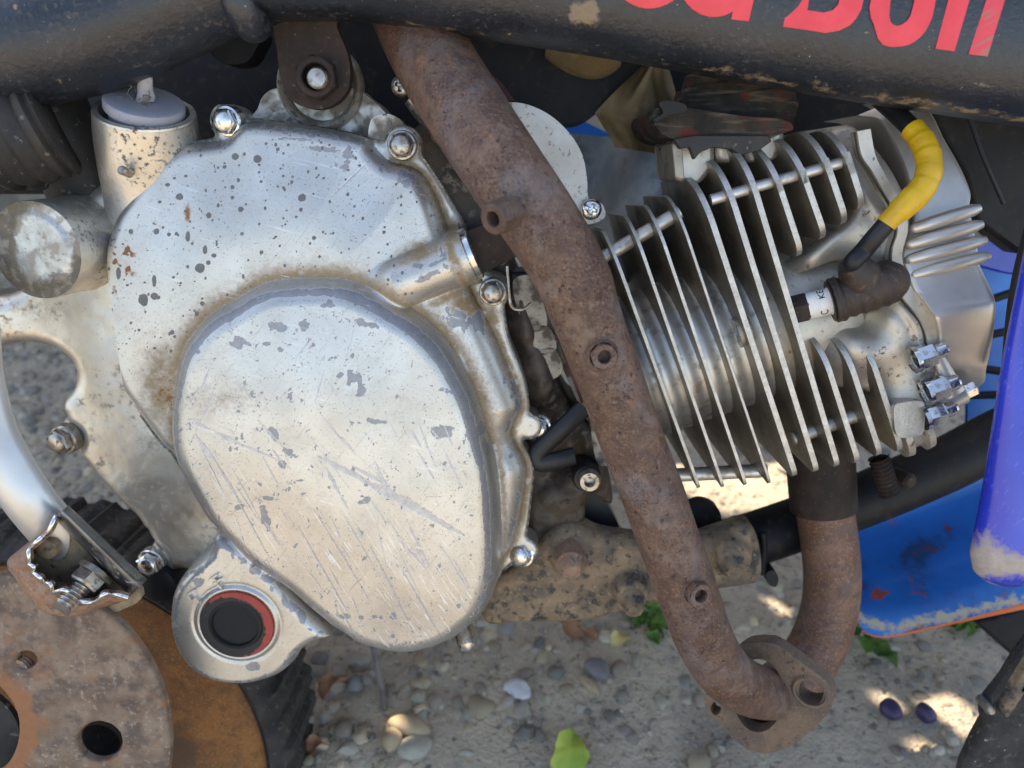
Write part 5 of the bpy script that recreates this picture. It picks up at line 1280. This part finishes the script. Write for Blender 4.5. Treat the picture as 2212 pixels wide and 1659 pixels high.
for q in [[(1108, 606), (1150, 596), (1170, 640), (1182, 704), (1145, 716), (1118, 670)], [(1134, 716), (1182, 704), (1202, 752), (1158, 768)], [(1160, 760), (1198, 752), (1216, 800), (1185, 822), (1160, 800)], [(1276, 905), (1300, 900), (1330, 975), (1330, 1000), (1290, 1000)]]:
    build(MB().prism(spline(np.array(poly(q, 0.027)), 28, True), (0, 0.03, 0)), 'casting_rib', M_oldcast, kc, bevel=0.004)
gs = spline(np.array(poly([(1145, 560), (1168, 570), (1215, 690), (1275, 850), (1290, 905), (1266, 905), (1200, 760), (1150, 640)], 0.040)), 50, True)
build(MB().prism(gs, (0, 0.05, 0)), 'base_gasket', M_oldcast, kc, bevel=0.001)
build(MB().prism(poly([(1196, 712), (1203, 708), (1262, 868), (1255, 872)], 0.036), (0, 0.004, 0)), 'red_sealant', M_darkred, kc)
hk = [(1240, 850), (1290, 800), (1240, 905), (1165, 985), (1168, 1010), (1260, 985), (1262, 1005), (1160, 1030), (1140, 1000), (1150, 960)]
hkp = SP([(1262, 880, .02), (1215, 925, .018), (1172, 965, .018), (1158, 985, .018), (1165, 1000, .018), (1200, 995, .018), (1240, 985, .02)], n=40)
build(MB().tube(hkp, L(21, y=.02), 16, flat=0.6), 'hook_bracket', M_wire, kc, smooth=60, label='black bent wire hook below the chrome bolt')
m = MB().lathe(P(1268, 1032, 0.02), NY, [(-0.02, L(34)), (0.0, L(34)), (0.002, L(30)), (0.002, 0)], 28)
sock = build(m, 'socket_collar', M_wire, kc)
m = MB().lathe(P(1272, 1034, 0.017), NY, [(0, L(26)), (0.004, L(26)), (0.006, L(22)), (0.006, L(13)), (0.001, L(11)), (0.001, 0)], 28)
build(m, 'socket_screw', M_bolt, kc, smooth=40)
# cable clip above
build(MB().tube(SP([(1095, 575, .012), (1100, 640, .012), (1108, 665, .012), (1130, 668, .012), (1148, 655, .014)], n=24), L(4), 8), 'wire_clip', M_bolt, kc, smooth=60)
build(MB().box(P(1100, 655, .03), (L(52), 0, 0), (0, .03, 0), (0, 0, L(70))), 'sensor_block', M_wire, kc, bevel=.002)

# ------------------------------------------------------------------ lower frame: cradle, tube, guards
CR = [(1040, 1310), (1062, 1262), (1100, 1236), (1150, 1196), (1185, 1162), (1215, 1140), (1260, 1142), (1300, 1160), (1380, 1172), (1480, 1180), (1560, 1158), (1610, 1140), (1635, 1150), (1650, 1200), (1652, 1250), (1630, 1272), (1560, 1282), (1470, 1300), (1380, 1320), (1290, 1345), (1200, 1354), (1120, 1356), (1050, 1356)]
hf5 = hf_for(CR, 0.03, 0.0010)
s5 = sdf(outline(CR, 0.03, 160), hf5.X, hf5.Z)
Y5 = 0.030 + 0.010 * (1 - qround(-s5, 0.009)) + 0.003 * (fbm(hf5.X * 70, hf5.Z * 70, 4, 3) - 0.5)
for (u, v, r, d) in [(1228, 1205, 36, .008), (1362, 1268, 36, .012), (1578, 1200, 40, .010)]:
    c = P(u, v, .03); Y5 -= d * sstep(L(r, u, v, .03) * 1.25, L(r, u, v, .03) * 0.8, np.hypot(hf5.X - c[0], hf5.Z - c[2]))
cr = hf5.make(s5, Y5, 0.05, 'cradle_plate', M_mud, label='mud spattered cradle plate under the engine')
M_rustbush = M_pegrust
for (u, v, r, y, mt) in [(1232, 1216, 28, 0.020, M_pegrust), (1366, 1298, 26, 0.018, M_mud), (1580, 1214, 26, 0.018, M_mud)]:
    m = MB().lathe(P(u, v, y), nrm((0.05, -1, -0.25)), [(-0.012, L(r * 1.25)), (0, L(r * 1.2)), (0.0016, L(r)), (0.007, L(r * 0.95)), (0.009, L(r * .75)), (0.0082, L(r * .55)), (0.009, L(r * .3)), (0.0085, 0)], 28)
    build(m, 'cradle_bolt', mt, cr, smooth=40)
LT = [(2500, 820, .085), (2212, 920, .085), (2050, 1000, .085), (1900, 1065, .085), (1760, 1118, .085), (1640, 1160, .08), (1520, 1195, .075)]
lt = build(MB().tube(SP(LT, n=60), L(58, 1900, 1060, .085), 36), 'lower_frame_tube', M_dark, smooth=60, label='black lower frame tube running up behind the elbow')
build(MB().tube(SP([(1648, 1150, .06), (1650, 1190, .06), (1646, 1240, .06)], n=10), L(9), 12), 'weld_bead', M_dark, lt, smooth=60)
build(MB().prism(spline(np.array(poly([(1560, 1130), (1552, 1100), (1520, 1086), (1490, 1094), (1430, 1120), (1430, 1160), (1560, 1150)], 0.07)), 30, True), (0, .012, 0)), 'frame_tab', M_dark, lt, bevel=.002)
build(MB().prism(spline(np.array(poly([(1262, 1065), (1300, 1075), (1325, 1110), (1350, 1160), (1378, 1180), (1290, 1170), (1258, 1130)], 0.06)), 36, True), (0, .015, 0)), 'frame_tab', M_wire, lt, bevel=.002)
build(MB().prism(spline(np.array(poly([(1655, 1240), (1672, 1232), (1682, 1250), (1676, 1268), (1660, 1262)], 0.06)), 20, True), (0, .012, 0)), 'rubber_stop', M_rubber, lt, bevel=.001)
build(MB().lathe(P(1955, 1035, .055), nrm((.3, -1, 0)), [(-.01, L(20)), (.004, L(20)), (.006, L(14)), (.006, 0)], 20), 'tube_clip', M_mount, lt)
# blue guard with orange lip
top = [(1700, 1150, .105), (1840, 1110, .105), (1980, 1068, .105), (2110, 1015, .105), (2300, 930, .105), (2450, 870, .105)]
bot = [(1850, 1345, .07), (1876, 1368, .068), (1925, 1373, .066), (2050, 1345, .064), (2212, 1308, .062), (2420, 1262, .06)]
T_, B_ = SP(top, n=50), SP(bot, n=50)
rows = []
for t in np.linspace(0, 1, 22): rows.append(T_ * (1 - t) + B_ * t + np.array([0, 0.055 * math.sin(min(1, t * 1.15) * math.pi) ** 1.2 if t < 0.87 else 0, 0]))
rows = np.array(rows)
both = np.concatenate([rows, (rows + np.array([0, 0.0035, 0]))[::-1]])
uu, vv = proj(both[..., 0], both[..., 1], both[..., 2])
lb = np.interp(uu, [1850, 1925, 2050, 2212], [1350, 1373, 1345, 1308])
gr = 0.62 * np.exp(-((lb - vv - 14) / 24) ** 2)
bg = build(MB().grid(both), 'belly_guard', M_blue, smooth=70, attrs=dict(grime=gr.ravel()), label='scuffed blue plastic belly guard with an orange lower lip')
lip = B_ + np.array([0, 0.0016, -0.0012])
build(MB().tube(lip[6:], np.interp(np.arange(44), [0, 12, 26, 43], [0.0004, 0.0010, 0.0020, 0.0036]), 12), 'orange_lip', M_orange, bg, smooth=60)
# violet blue fork guard at the right edge
gp = [(2310, 420, -.045), (2275, 620, -.047), (2252, 760, -.048), (2235, 900, -.049), (2222, 1040, -.05), (2216, 1120, -.05), (2214, 1170, -.05), (2214, 1205, -.049), (2214, 1222, -.045)]
gpath = SP(gp, n=70)
gr_ = np.interp(np.arange(70), [0, 26, 45, 54, 60, 65, 69], [L(66, y=-.05), L(86, y=-.05), L(110, y=-.05), L(120, y=-.05), L(116, y=-.05), L(92, y=-.05), L(30, y=-.05)])
mb = MB().tube(gpath, gr_, 48, flat=0.55)
vv_ = np.vstack(mb.v); u_, v_ = proj(vv_[:, 0], vv_[:, 1], vv_[:, 2])
gg = np.clip(0.75 * np.exp(-((v_ - 1222) / 34) ** 2) + 0.5 * np.exp(-((v_ - 1170) / 50) ** 2 - ((u_ - 2125) / 50) ** 2), 0, 1)
build(mb, 'fork_guard', M_violet, smooth=60, attrs=dict(grime=gg), label='glossy violet blue fork guard cut by the right edge')
# blue shroud and dark bars behind the valve cover
rows = np.array([[P(u, v, 0.20) for u in np.linspace(2090, 2420, 10)] for v in np.linspace(565, 1010, 10)])
sh = build(MB().grid(rows).grid(rows + np.array([0, .004, 0])), 'radiator_shroud', M_blueshroud, label='bright blue plastic shroud behind the valve cover')
for a, b in [((2100, 660), (2230, 618)), ((2080, 735), (2230, 705)), ((2080, 790), (2230, 812)), ((2080, 855), (2230, 850))]:
    build(MB().tube([P(a[0], a[1], .165), P((a[0] + b[0]) / 2, (a[1] + b[1]) / 2, .163), P(b[0], b[1], .165)], L(9, y=.16), 12), 'shroud_bar', M_dark, sh, smooth=60)
build(MB().prism(poly([(2095, 520), (2150, 516), (2230, 530), (2230, 600), (2165, 590), (2110, 575)], 0.16), (0, .01, 0)), 'shroud_edge', M_violet, sh, bevel=.002)
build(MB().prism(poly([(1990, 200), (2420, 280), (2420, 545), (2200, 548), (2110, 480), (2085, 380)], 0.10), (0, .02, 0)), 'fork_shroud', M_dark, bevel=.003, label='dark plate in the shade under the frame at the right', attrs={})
build(MB().tube(SP([(2092, 250, .09), (2120, 330, .088), (2150, 400, .088), (2168, 440, .088)], n=20), L(5), 10), 'cable', M_wire, smooth=60)
build(MB().tube(SP([(2235, 480, -.01), (2205, 600, -.01), (2190, 700, -.01), (2180, 820, -.01)], n=20), L(16), 12), 'brake_hose', M_wire, smooth=60)

# ------------------------------------------------------------------ lower left: lever, footrest, rusty plate, wheel
bp = SP([(-75, 560, -.02), (-62, 700, -.028), (-50, 820, -.034), (-22, 930, -.038), (18, 1010, -.040), (62, 1078, -.040), (108, 1135, -.036), (150, 1185, -.030)], n=70)
build(MB().tube(bp, L(57, y=-.036), 32, flat=0.7), 'brake_lever', M_bar, smooth=60, label='curved silver painted lever at the left edge')
# rusty plate with holes
yp = -0.045
pl = [P(*q, yp) for q in arcp(0, 1610, 366, 366, -140, 130, 90)]
big = [P(*q, yp) for q in arcp(-72, 1578, 112, 118, 0, 360, 44)[:-1]]
hA_ = [P(*q, yp) for q in arcp(55, 1427, 23, 20, 0, 360, 24)[:-1]]
hB_ = [P(*q, yp) for q in arcp(214, 1604, 49, 44, 0, 360, 32)[:-1]]
plate = MB().prism(pl, (0, 0.012, 0), [big, hA_, hB_])
# finer front so that the wear can follow the holes
hfp = hf_for([(-190, 1170), (440, 1900), (440, 1170)], yp, 0.0011)
def pm(q): return np.array(q)[:, [0, 2]]
sp = sdf(pm(pl), hfp.X, hfp.Z); sb = sdf(pm(big), hfp.X, hfp.Z); sa = sdf(pm(hA_), hfp.X, hfp.Z); sbb = sdf(pm(hB_), hfp.X, hfp.Z)
msk = np.maximum(sp, np.maximum(-sb, np.maximum(-sa, -sbb)))
Yp = yp + 0.0014 * (1 - qround(-msk, 0.0018)) + 0.0006 * (fbm(hfp.X * 120, hfp.Z * 120, 3) - 0.5)
def plate_attrs(V, u, v, ids):
    b_ = pickf(sb, ids) / L(1); e = -pickf(sp, ids) / L(1)
    return dict(rust=np.clip(0.95 * np.exp(-((b_ - 10) / 34) ** 2) + 0.4 * np.exp(-(e / 8) ** 2) * fbm(u / 20, v / 20) + 0.42 * sstep(0.54, 0.74, fbm(u / 45, v / 45, 4, 12)), 0, 1))
plo = hfp.make(msk, Yp, yp + 0.006, 'hub_plate', M_rustplate, attr_fn=plate_attrs, label='mottled rusty plate with round holes at the lower left')
for (u, v, r) in [(55, 1427, 23)]:
    threaded(P(u, v, yp + 0.0095), NY, L(r - 1, u, v, yp), 0.0075, 0.0022, M_pegrust, plo, 'threaded_hole')
build(MB().lathe(P(214, 1604, yp + 0.007), NY, [(-.03, L(38)), (-.002, L(46)), (0, L(47))], 32), 'hole_liner', M_rubber, plo)
build(MB().lathe(P(-72, 1578, yp + 0.03), NY, [(0, 0), (0, L(125)), (-.004, L(125))], 32), 'hub_core', M_rubber, plo)
# footrest: stamped cup with a serrated lip
ypb, ypf = -0.040, -0.062
floor_ = [(132, 1118), (300, 1270), (262, 1318), (190, 1330), (110, 1335), (60, 1300), (28, 1240), (30, 1205), (75, 1165)]
fr_o = build(MB().prism(spline(np.array(poly(floor_, ypb)), 50, True), (0, .004, 0)), 'footrest', M_pegfloor, label='muddy folding footrest with serrated chrome teeth')
wa = [P(140, 1097, ypb), P(312, 1250, ypb)]; 
rows = []
for t in np.linspace(0, 1, 18):
    yy = ypf + 0.020 * max(0.0, (0.42 - t) / 0.42) ** 1.6 + 0.016 * max(0.0, (t - 0.55) / 0.45) ** 1.5
    a_, b_ = P(148 - 32 * t, 1092 + 26 * t, yy), P(318 - 38 * t, 1252 + 36 * t, yy)
    rows.append([a_ + (b_ - a_) * q for q in np.linspace(0, 1, 12)])
fw = build(MB().grid(np.array(rows)), 'footrest_wall', M_peg, fr_o, smooth=70)
fw.modifiers.new('thickness', 'SOLIDIFY').thickness = 0.002
LIP = [(118, 1116), (96, 1142), (70, 1164), (40, 1188), (18, 1208), (16, 1226), (28, 1258), (48, 1290), (72, 1316), (98, 1334), (150, 1337), (192, 1326), (245, 1308), (276, 1294)]
TEE = [(122, 1114), (104, 1150), (82, 1168), (64, 1190), (68, 1216), (76, 1226), (84, 1244), (108, 1256), (117, 1272), (146, 1275), (183, 1300), (213, 1292), (235, 1279), (278, 1290)]
lo = spline(np.array([P(u, v, ypb + .002) for u, v in LIP]), 90); hi = spline(np.array([P(u, v, ypf) for u, v in TEE]), 90)
tooth = (np.abs(np.sin(np.arange(90) * 0.34)) ** 0.7)[:, None]
hi = hi + (lo - hi) * 0.16 * (1 - tooth)
inn = nrm(P(150, 1220, ypf) - P(20, 1220, ypf)) * 0.003
rows = [lo, lo * .5 + hi * .5 + NY * 0.003, hi]
mb = MB().grid(np.array(rows)); build(mb, 'footrest_lip', M_pegrust, fr_o, smooth=60, label='rusty scalloped lip of the footrest').modifiers.new('thickness', 'SOLIDIFY').thickness = 0.0022
mb = MB().tube(hi + NY * 0.0002, 0.0013, 10); build(mb, 'serrated_edge', M_chrome, fr_o, smooth=60)
bd = nrm((-0.42, -0.80, -0.45))
b0 = P(208, 1236, -0.046)
m = MB().lathe(b0, bd, [(0, L(40)), (.0025, L(40)), (.003, L(34))], 28); m.hexa(b0 + bd * .002, bd, [(0, L(34)), (.007, L(34)), (.008, L(30)), (.008, L(18))], phase=.3)
build(m, 'nut', M_bolt, fr_o, smooth=25)
threaded(b0 + bd * 0.006, bd, L(19), 0.018, 0.0022, M_bolt, fr_o, 'threaded_bolt')
build(MB().lathe(P(108, 1180, -0.044), NY, [(0, L(24)), (.004, L(22)), (.006, L(12)), (.006, 0)], 24), 'rivet', M_pegfloor, fr_o)
# wheel behind: brown rusted disc and tyre
wy = 0.045
wc = P(110, 1640, wy)
def wr(px): return L(px, 400, 1500, wy)
wheel = build(MB().lathe(wc, NY, [(0.0, 0.02), (0.004, wr(300)), (0.002, wr(455)), (-0.002, wr(482)), (-0.02, wr(486))], 160), 'wheel_disc', M_disc, label='orange brown rusted disc inside the rear tyre')
prof = [(-0.03, wr(470)), (-0.004, wr(478)), (0.006, wr(490)), (0.008, wr(498)), (0.004, wr(510)), (-0.004, wr(520)), (-0.02, wr(524)), (-0.07, wr(524))]
tyre = MB()
rows = []
for i in range(361):
    a = math.radians(i - 90); kn = 1.0 + (0.022 if (i % 8) < 5 else 0.0) + 0.008 * math.sin(i * 1.7) * math.sin(i * .31)
    rows.append([wc + NY * t + r * (1 + (kn - 1) * sstep(wr(496), wr(520), np.array(r))) * np.array([math.cos(a), 0, math.sin(a)]) for t, r in prof])
tyre.grid(np.array(rows))
build(tyre, 'rear_tyre', M_tyre, smooth=40, label='dusty black knobbly rear tyre edge')
build(MB().lathe(P(345, 1262, .02), NY, [(-.02, L(42)), (.002, L(42)), (.003, L(30)), (.003, 0)], 30), 'swingarm_bush', M_wire)
m = MB().lathe(wc + np.array([0, 0.004, 0]), NY, [(0.0082, wr(481)), (0.0092, wr(485)), (0.0082, wr(490))], 160)
build(m, 'rim_line', M_dark)
# front tyre block in the lower right corner
fb = [(2240, 1380), (2205, 1425), (2172, 1480), (2140, 1520), (2126, 1540), (2132, 1570), (2108, 1612), (2085, 1662), (2060, 1760), (2300, 1760), (2300, 1380)]
ft = build(MB().prism(poly(fb, 0.0), (0, 0.012, 0)), 'front_tyre', M_tyre, bevel=.004, label='dark tyre block cut by the lower right corner')
build(MB().prism(poly([(2236, 1420), (2200, 1480), (2165, 1540), (2178, 1556), (2215, 1500), (2248, 1445)], -0.008), (0, .01, 0)), 'grey_strip', M_mud, ft, bevel=.002)
build(MB().lathe(P(2136, 1530, -.002), NY, [(-.01, L(12)), (.002, L(12)), (.004, L(7)), (.004, 0)], 16), 'tyre_stud', M_bolt, ft)
build(MB().prism(poly([(2105, 1345), (2150, 1335), (2260, 1300), (2260, 1440), (2190, 1420), (2150, 1385)], 0.12), (0, .01, 0)), 'mud_flap', M_dark, bevel=.003)

# ================================================================== loose things on the ground
ico = None
def ico_verts(sub=2):
    bm = bmesh.new(); bmesh.ops.create_icosphere(bm, subdivisions=sub, radius=1)
    v = np.array([x.co[:] for x in bm.verts]); f = [[x.index for x in q.verts] for q in bm.faces]; bm.free(); return v, f
IVS = [tuple(np.array(q) for q in ico_verts(k)) for k in (1, 2)]
N = 42000
tones = np.array([(0.24, 0.225, 0.20), (0.17, 0.165, 0.165), (0.34, 0.30, 0.235), (0.29, 0.235, 0.165), (0.40, 0.375, 0.32), (0.235, 0.185, 0.155), (0.13, 0.13, 0.14), (0.44, 0.36, 0.24)])
PV, PF, PC = [], [], []
k = 0; nv = 0
while k < N:
    x = rng.uniform(-0.95, 0.95); y = rng.uniform(-0.05, 1.25)
    dens = 0.40 + 0.60 * sstep(0.15, -0.25, np.array(x)) + 0.0
    if fbm(np.array([x * 9]), np.array([y * 9]), 2, 4)[0] < 0.50 - 0.35 * dens or rng.random() > dens: continue
    s = 0.0016 + 0.0078 * rng.random() ** 4.6
    if rng.random() < 0.03: s *= 1.5
    sc = s * np.array([1, rng.uniform(0.6, 1), rng.uniform(0.4, 0.7)])
    a = rng.uniform(0, 6.28); ph = rng.uniform(0, 6, 3)
    IV, IFa = IVS[0 if s < 0.0042 else 1]
    w = np.sign(IV) * np.abs(IV) ** rng.uniform(0.75, 1.1) * (1 + 0.18 * np.sin(IV[:, [1, 2, 0]] * 2.6 + ph)) * rng.uniform(0.82, 1.12, (len(IV), 1)) * sc
    R_ = np.array([[math.cos(a), -math.sin(a), 0], [math.sin(a), math.cos(a), 0], [0, 0, 1]])
    w = w @ R_.T + np.array([x, y, gz(x, y) + sc[2] * rng.uniform(-0.6, 0.2)])
    PV.append(w); PF.append(IFa + nv); nv += len(IV); PC.append(np.tile(np.append((tones[rng.integers(len(tones))] * np.array([1.03, 1.0, 0.93]) * 0.66 + np.array([0.42, 0.34, 0.25]) * 0.34) * rng.uniform(0.65, 1.35), 1), (len(IV), 1)))
    k += 1
V = np.vstack(PV); F = np.vstack(PF); Cc = np.vstack(PC)
me = bpy.data.meshes.new('gravel'); me.vertices.add(len(V)); me.vertices.foreach_set('co', V.astype(np.float32).ravel())
me.loops.add(F.size); me.loops.foreach_set('vertex_index', F.ravel().astype(np.int32)); me.polygons.add(len(F)); me.polygons.foreach_set('loop_start', np.arange(0, F.size, 3, dtype=np.int32))
me.update(calc_edges=True)
at = me.color_attributes.new('col', 'FLOAT_COLOR', 'POINT'); at.data.foreach_set('color', Cc.astype(np.float32).ravel())
finish(me, 'gravel', M_pebble, 42)
go = bpy.data.objects.new('gravel', me); col.objects.link(go)
tag(go, 'loose mixed gravel scattered over the dry dirt', 'gravel', kind='stuff')

def stone(u, v, rpx, mat, label, asp=(1, 0.75, 0.55), rot=0.0, name='stone', cat='stone'):
    g = G(u, v); s = rpx * np.dot(g - CW, RX @ FWD) / FPX
    ph = rng.uniform(0, 6, 3)
    v3, f3 = ico_verts(3)
    w = v3 * (1 + (0.10 * rng.uniform(-1, 1, (len(v3), 1)) if cat == 'lump' else 0) + 0.10 * np.sin(v3[:, [1, 2, 0]] * 2.1 + ph) + 0.05 * np.sin(v3[:, [2, 0, 1]] * 4.7 + ph)) * s * np.array(asp)
    R_ = np.array([[math.cos(rot), -math.sin(rot), 0], [math.sin(rot), math.cos(rot), 0], [0, 0, 1]])
    z = gz(g[0], g[1])
    w = w @ R_.T + np.array([g[0], g[1], z + s * asp[2] * 0.55])
    o = build(MB().add(w, f3), name, mat, smooth=30 if cat == 'lump' else 180, free=True)
    tag(o, label, cat); return o
stone(885, 1578, 44, M_stone_tan, 'long tan stone with a sunlit end below the clutch cover', (1, 0.55, 0.5), -0.25)
stone(848, 1608, 26, M_stone_tan, 'small egg shaped golden stone beside the long tan one', (0.8, 1, 0.7))
stone(897, 1622, 36, M_stone_pale, 'pale grey green stone under the long tan one', (1, 0.8, 0.55), 0.3)
stone(1010, 1632, 24, M_stone_pale, 'small cream stone lying alone on bare dirt', (1, 0.55, 0.5), -0.2)
stone(770, 1492, 22, M_stone_grey, 'grey blue pebble beside the twig', (0.8, 1, 0.7))
stone(1290, 1458, 32, M_stone_grey, 'brownish flat stone between clutch cover and exhaust pipe', (1, 0.7, 0.4), -0.7)
stone(1272, 1492, 26, M_stone_tan, 'slim cream stone left of the exhaust pipe', (1, 0.45, 0.4), -0.9)
stone(1118, 1500, 30, M_stone_white, 'white crumbling lump lying on the dirt', (1, 0.7, 0.25), -0.4, 'plaster_lump', 'lump')
stone(1765, 1572, 22, M_stone_pale, 'round cream pebble right of the rusty flange', (0.75, 1, 0.7)) if False else stone(2055, 1600 + 0, 18, M_stone_pale, 'round cream pebble beside the sunlit streak', (0.75, 1, 0.7))
stone(1925, 1532, 26, M_berry, 'purple fallen berry left of the other one', (0.8, 1, 0.8), 0.4, 'berry', 'berry')['group'] = 'purple berries on the dirt'
stone(1998, 1545, 24, M_berry, 'purple fallen berry nearer the sunlit streak', (0.8, 1, 0.8), 0.4, 'berry', 'berry')['group'] = 'purple berries on the dirt'

# twig standing on the ground below the clutch cover
def gp3(u, v, z=0.0): g = G(u, v, z); return np.array([g[0], g[1], z + 0.004])
tw = spline(np.array([gp3(805, 1390, 0.03), gp3(815, 1440, 0.02), gp3(825, 1490, .010), gp3(832, 1540, .003)]), 16)
o = build(MB().tube(tw, np.linspace(0.0030, 0.0026, 16), 10), 'twig', M_twig, smooth=60, free=True); tag(o, 'straight grey twig lying below the clutch cover', 'twig')
tw = spline(np.array([gp3(1255, 1395, 0.006), gp3(1290, 1412, .008), gp3(1320, 1420, .004)]), 12)

def leaf(pts, mat, label, lift=0.012, curl=0.006, name='leaf', cat='leaf', vein=True):
    pts = [np.array(p, float) for p in pts]; c = sum(pts) / len(pts)
    o2_ = spline(np.array([gp3(*p, 0.0) for p in pts]), 30, True)
    cc = o2_.mean(0)
    rows = []
    for t in np.linspace(1, 0.02, 7):
        ring = cc + (o2_ - cc) * t
        ring[:, :2] += (ring[:, :2] - cc[:2]) * (0.05 * np.sin(np.arange(30) * 2.1))[:, None]
        ring[:, 2] += lift + curl * (t ** 2) * np.sin(np.linspace(0, 4 * math.pi, 30)) - 0.3 * curl * t
        rows.append(ring)
    rows = np.array(rows)
    both = np.concatenate([(rows + np.array([0, 0, -0.0008]))[::-1], rows])
    o = build(MB().grid(both, closed=True), name, mat, smooth=80, free=True)
    tag(o, label, cat); return o
leaf([(1198, 1640), (1205, 1615), (1232, 1595), (1238, 1590), (1252, 1610), (1262, 1640), (1270, 1670), (1230, 1690), (1190, 1670)], M_leafyellow, 'yellow green leaf on the dirt at the bottom edge')
leaf([(1316, 1395), (1325, 1385), (1342, 1378), (1358, 1384), (1362, 1396), (1340, 1408), (1322, 1405)], M_leafpale, 'pale yellow leaf under the cradle plate', lift=.008)
leaf([(1210, 1362), (1240, 1368), (1268, 1382), (1288, 1396), (1262, 1392), (1235, 1384)], M_leafbrown, 'curled brown leaf under the cradle plate', lift=.012, curl=.012)
leaf([(692, 1498), (720, 1488), (750, 1482), (760, 1490), (725, 1508), (697, 1515)], M_leafbrown, 'rust brown curled leaf right of the tyre', lift=.012, curl=.010)
leaf([(665, 1625), (690, 1612), (715, 1618), (700, 1635), (672, 1642)], M_leafbrown, 'orange brown leaf beside the tyre at the bottom', lift=.010, curl=.008)
def plant(u, v, n, r, label, seed):
    rg = np.random.default_rng(seed)
    g = gp3(u, v); e = bpy.data.objects.new('plant', None); col.objects.link(e); e.location = g; ORIG[e.name] = g
    tag(e, label, 'plant', 'green weeds on the dirt')
    for i in range(n):
        a = rg.uniform(0, 6.28); ln = r * rg.uniform(0.6, 1.1); wd = ln * rg.uniform(0.35, 0.5); el = rg.uniform(0.1, 0.9)
        d = np.array([math.cos(a), math.sin(a), 0]); w = np.array([-math.sin(a), math.cos(a), 0])
        rows = []
        for t in np.linspace(0, 1, 8):
            c = g + d * (0.15 + t) * ln * math.cos(el * (1 - t * .5)) + np.array([0, 0, ln * (t * math.sin(el) - 0.5 * t * t * 0.5) + .006 * rg.random()])
            hw = wd * math.sin(math.pi * min(1, t * 0.93 + 0.06)) * 0.6
            rows.append([c - w * hw, c - w * hw * .5 - np.array([0, 0, .0012]), c - np.array([0, 0, .002]), c + w * hw * .5 - np.array([0, 0, .0012]), c + w * hw])
        m = MB().grid(np.array(rows))
        st_ = spline(np.array([g - np.array([0, 0, .004]), g + d * ln * .1 + np.array([0, 0, .006]), np.array(rows[1][2])]), 6)
        m.tube(st_, 0.0006, 6)
        build(m, 'leaf', M_leafgreen, e, smooth=80)
plant(1392, 1350, 9, 0.028, 'leafy green weed under the cradle plate', 3)
plant(1868, 1378, 8, 0.034, 'dark green weed behind the elbow pipe', 5)
plant(2095, 1362, 10, 0.024, 'green weed under the blue belly guard', 8)
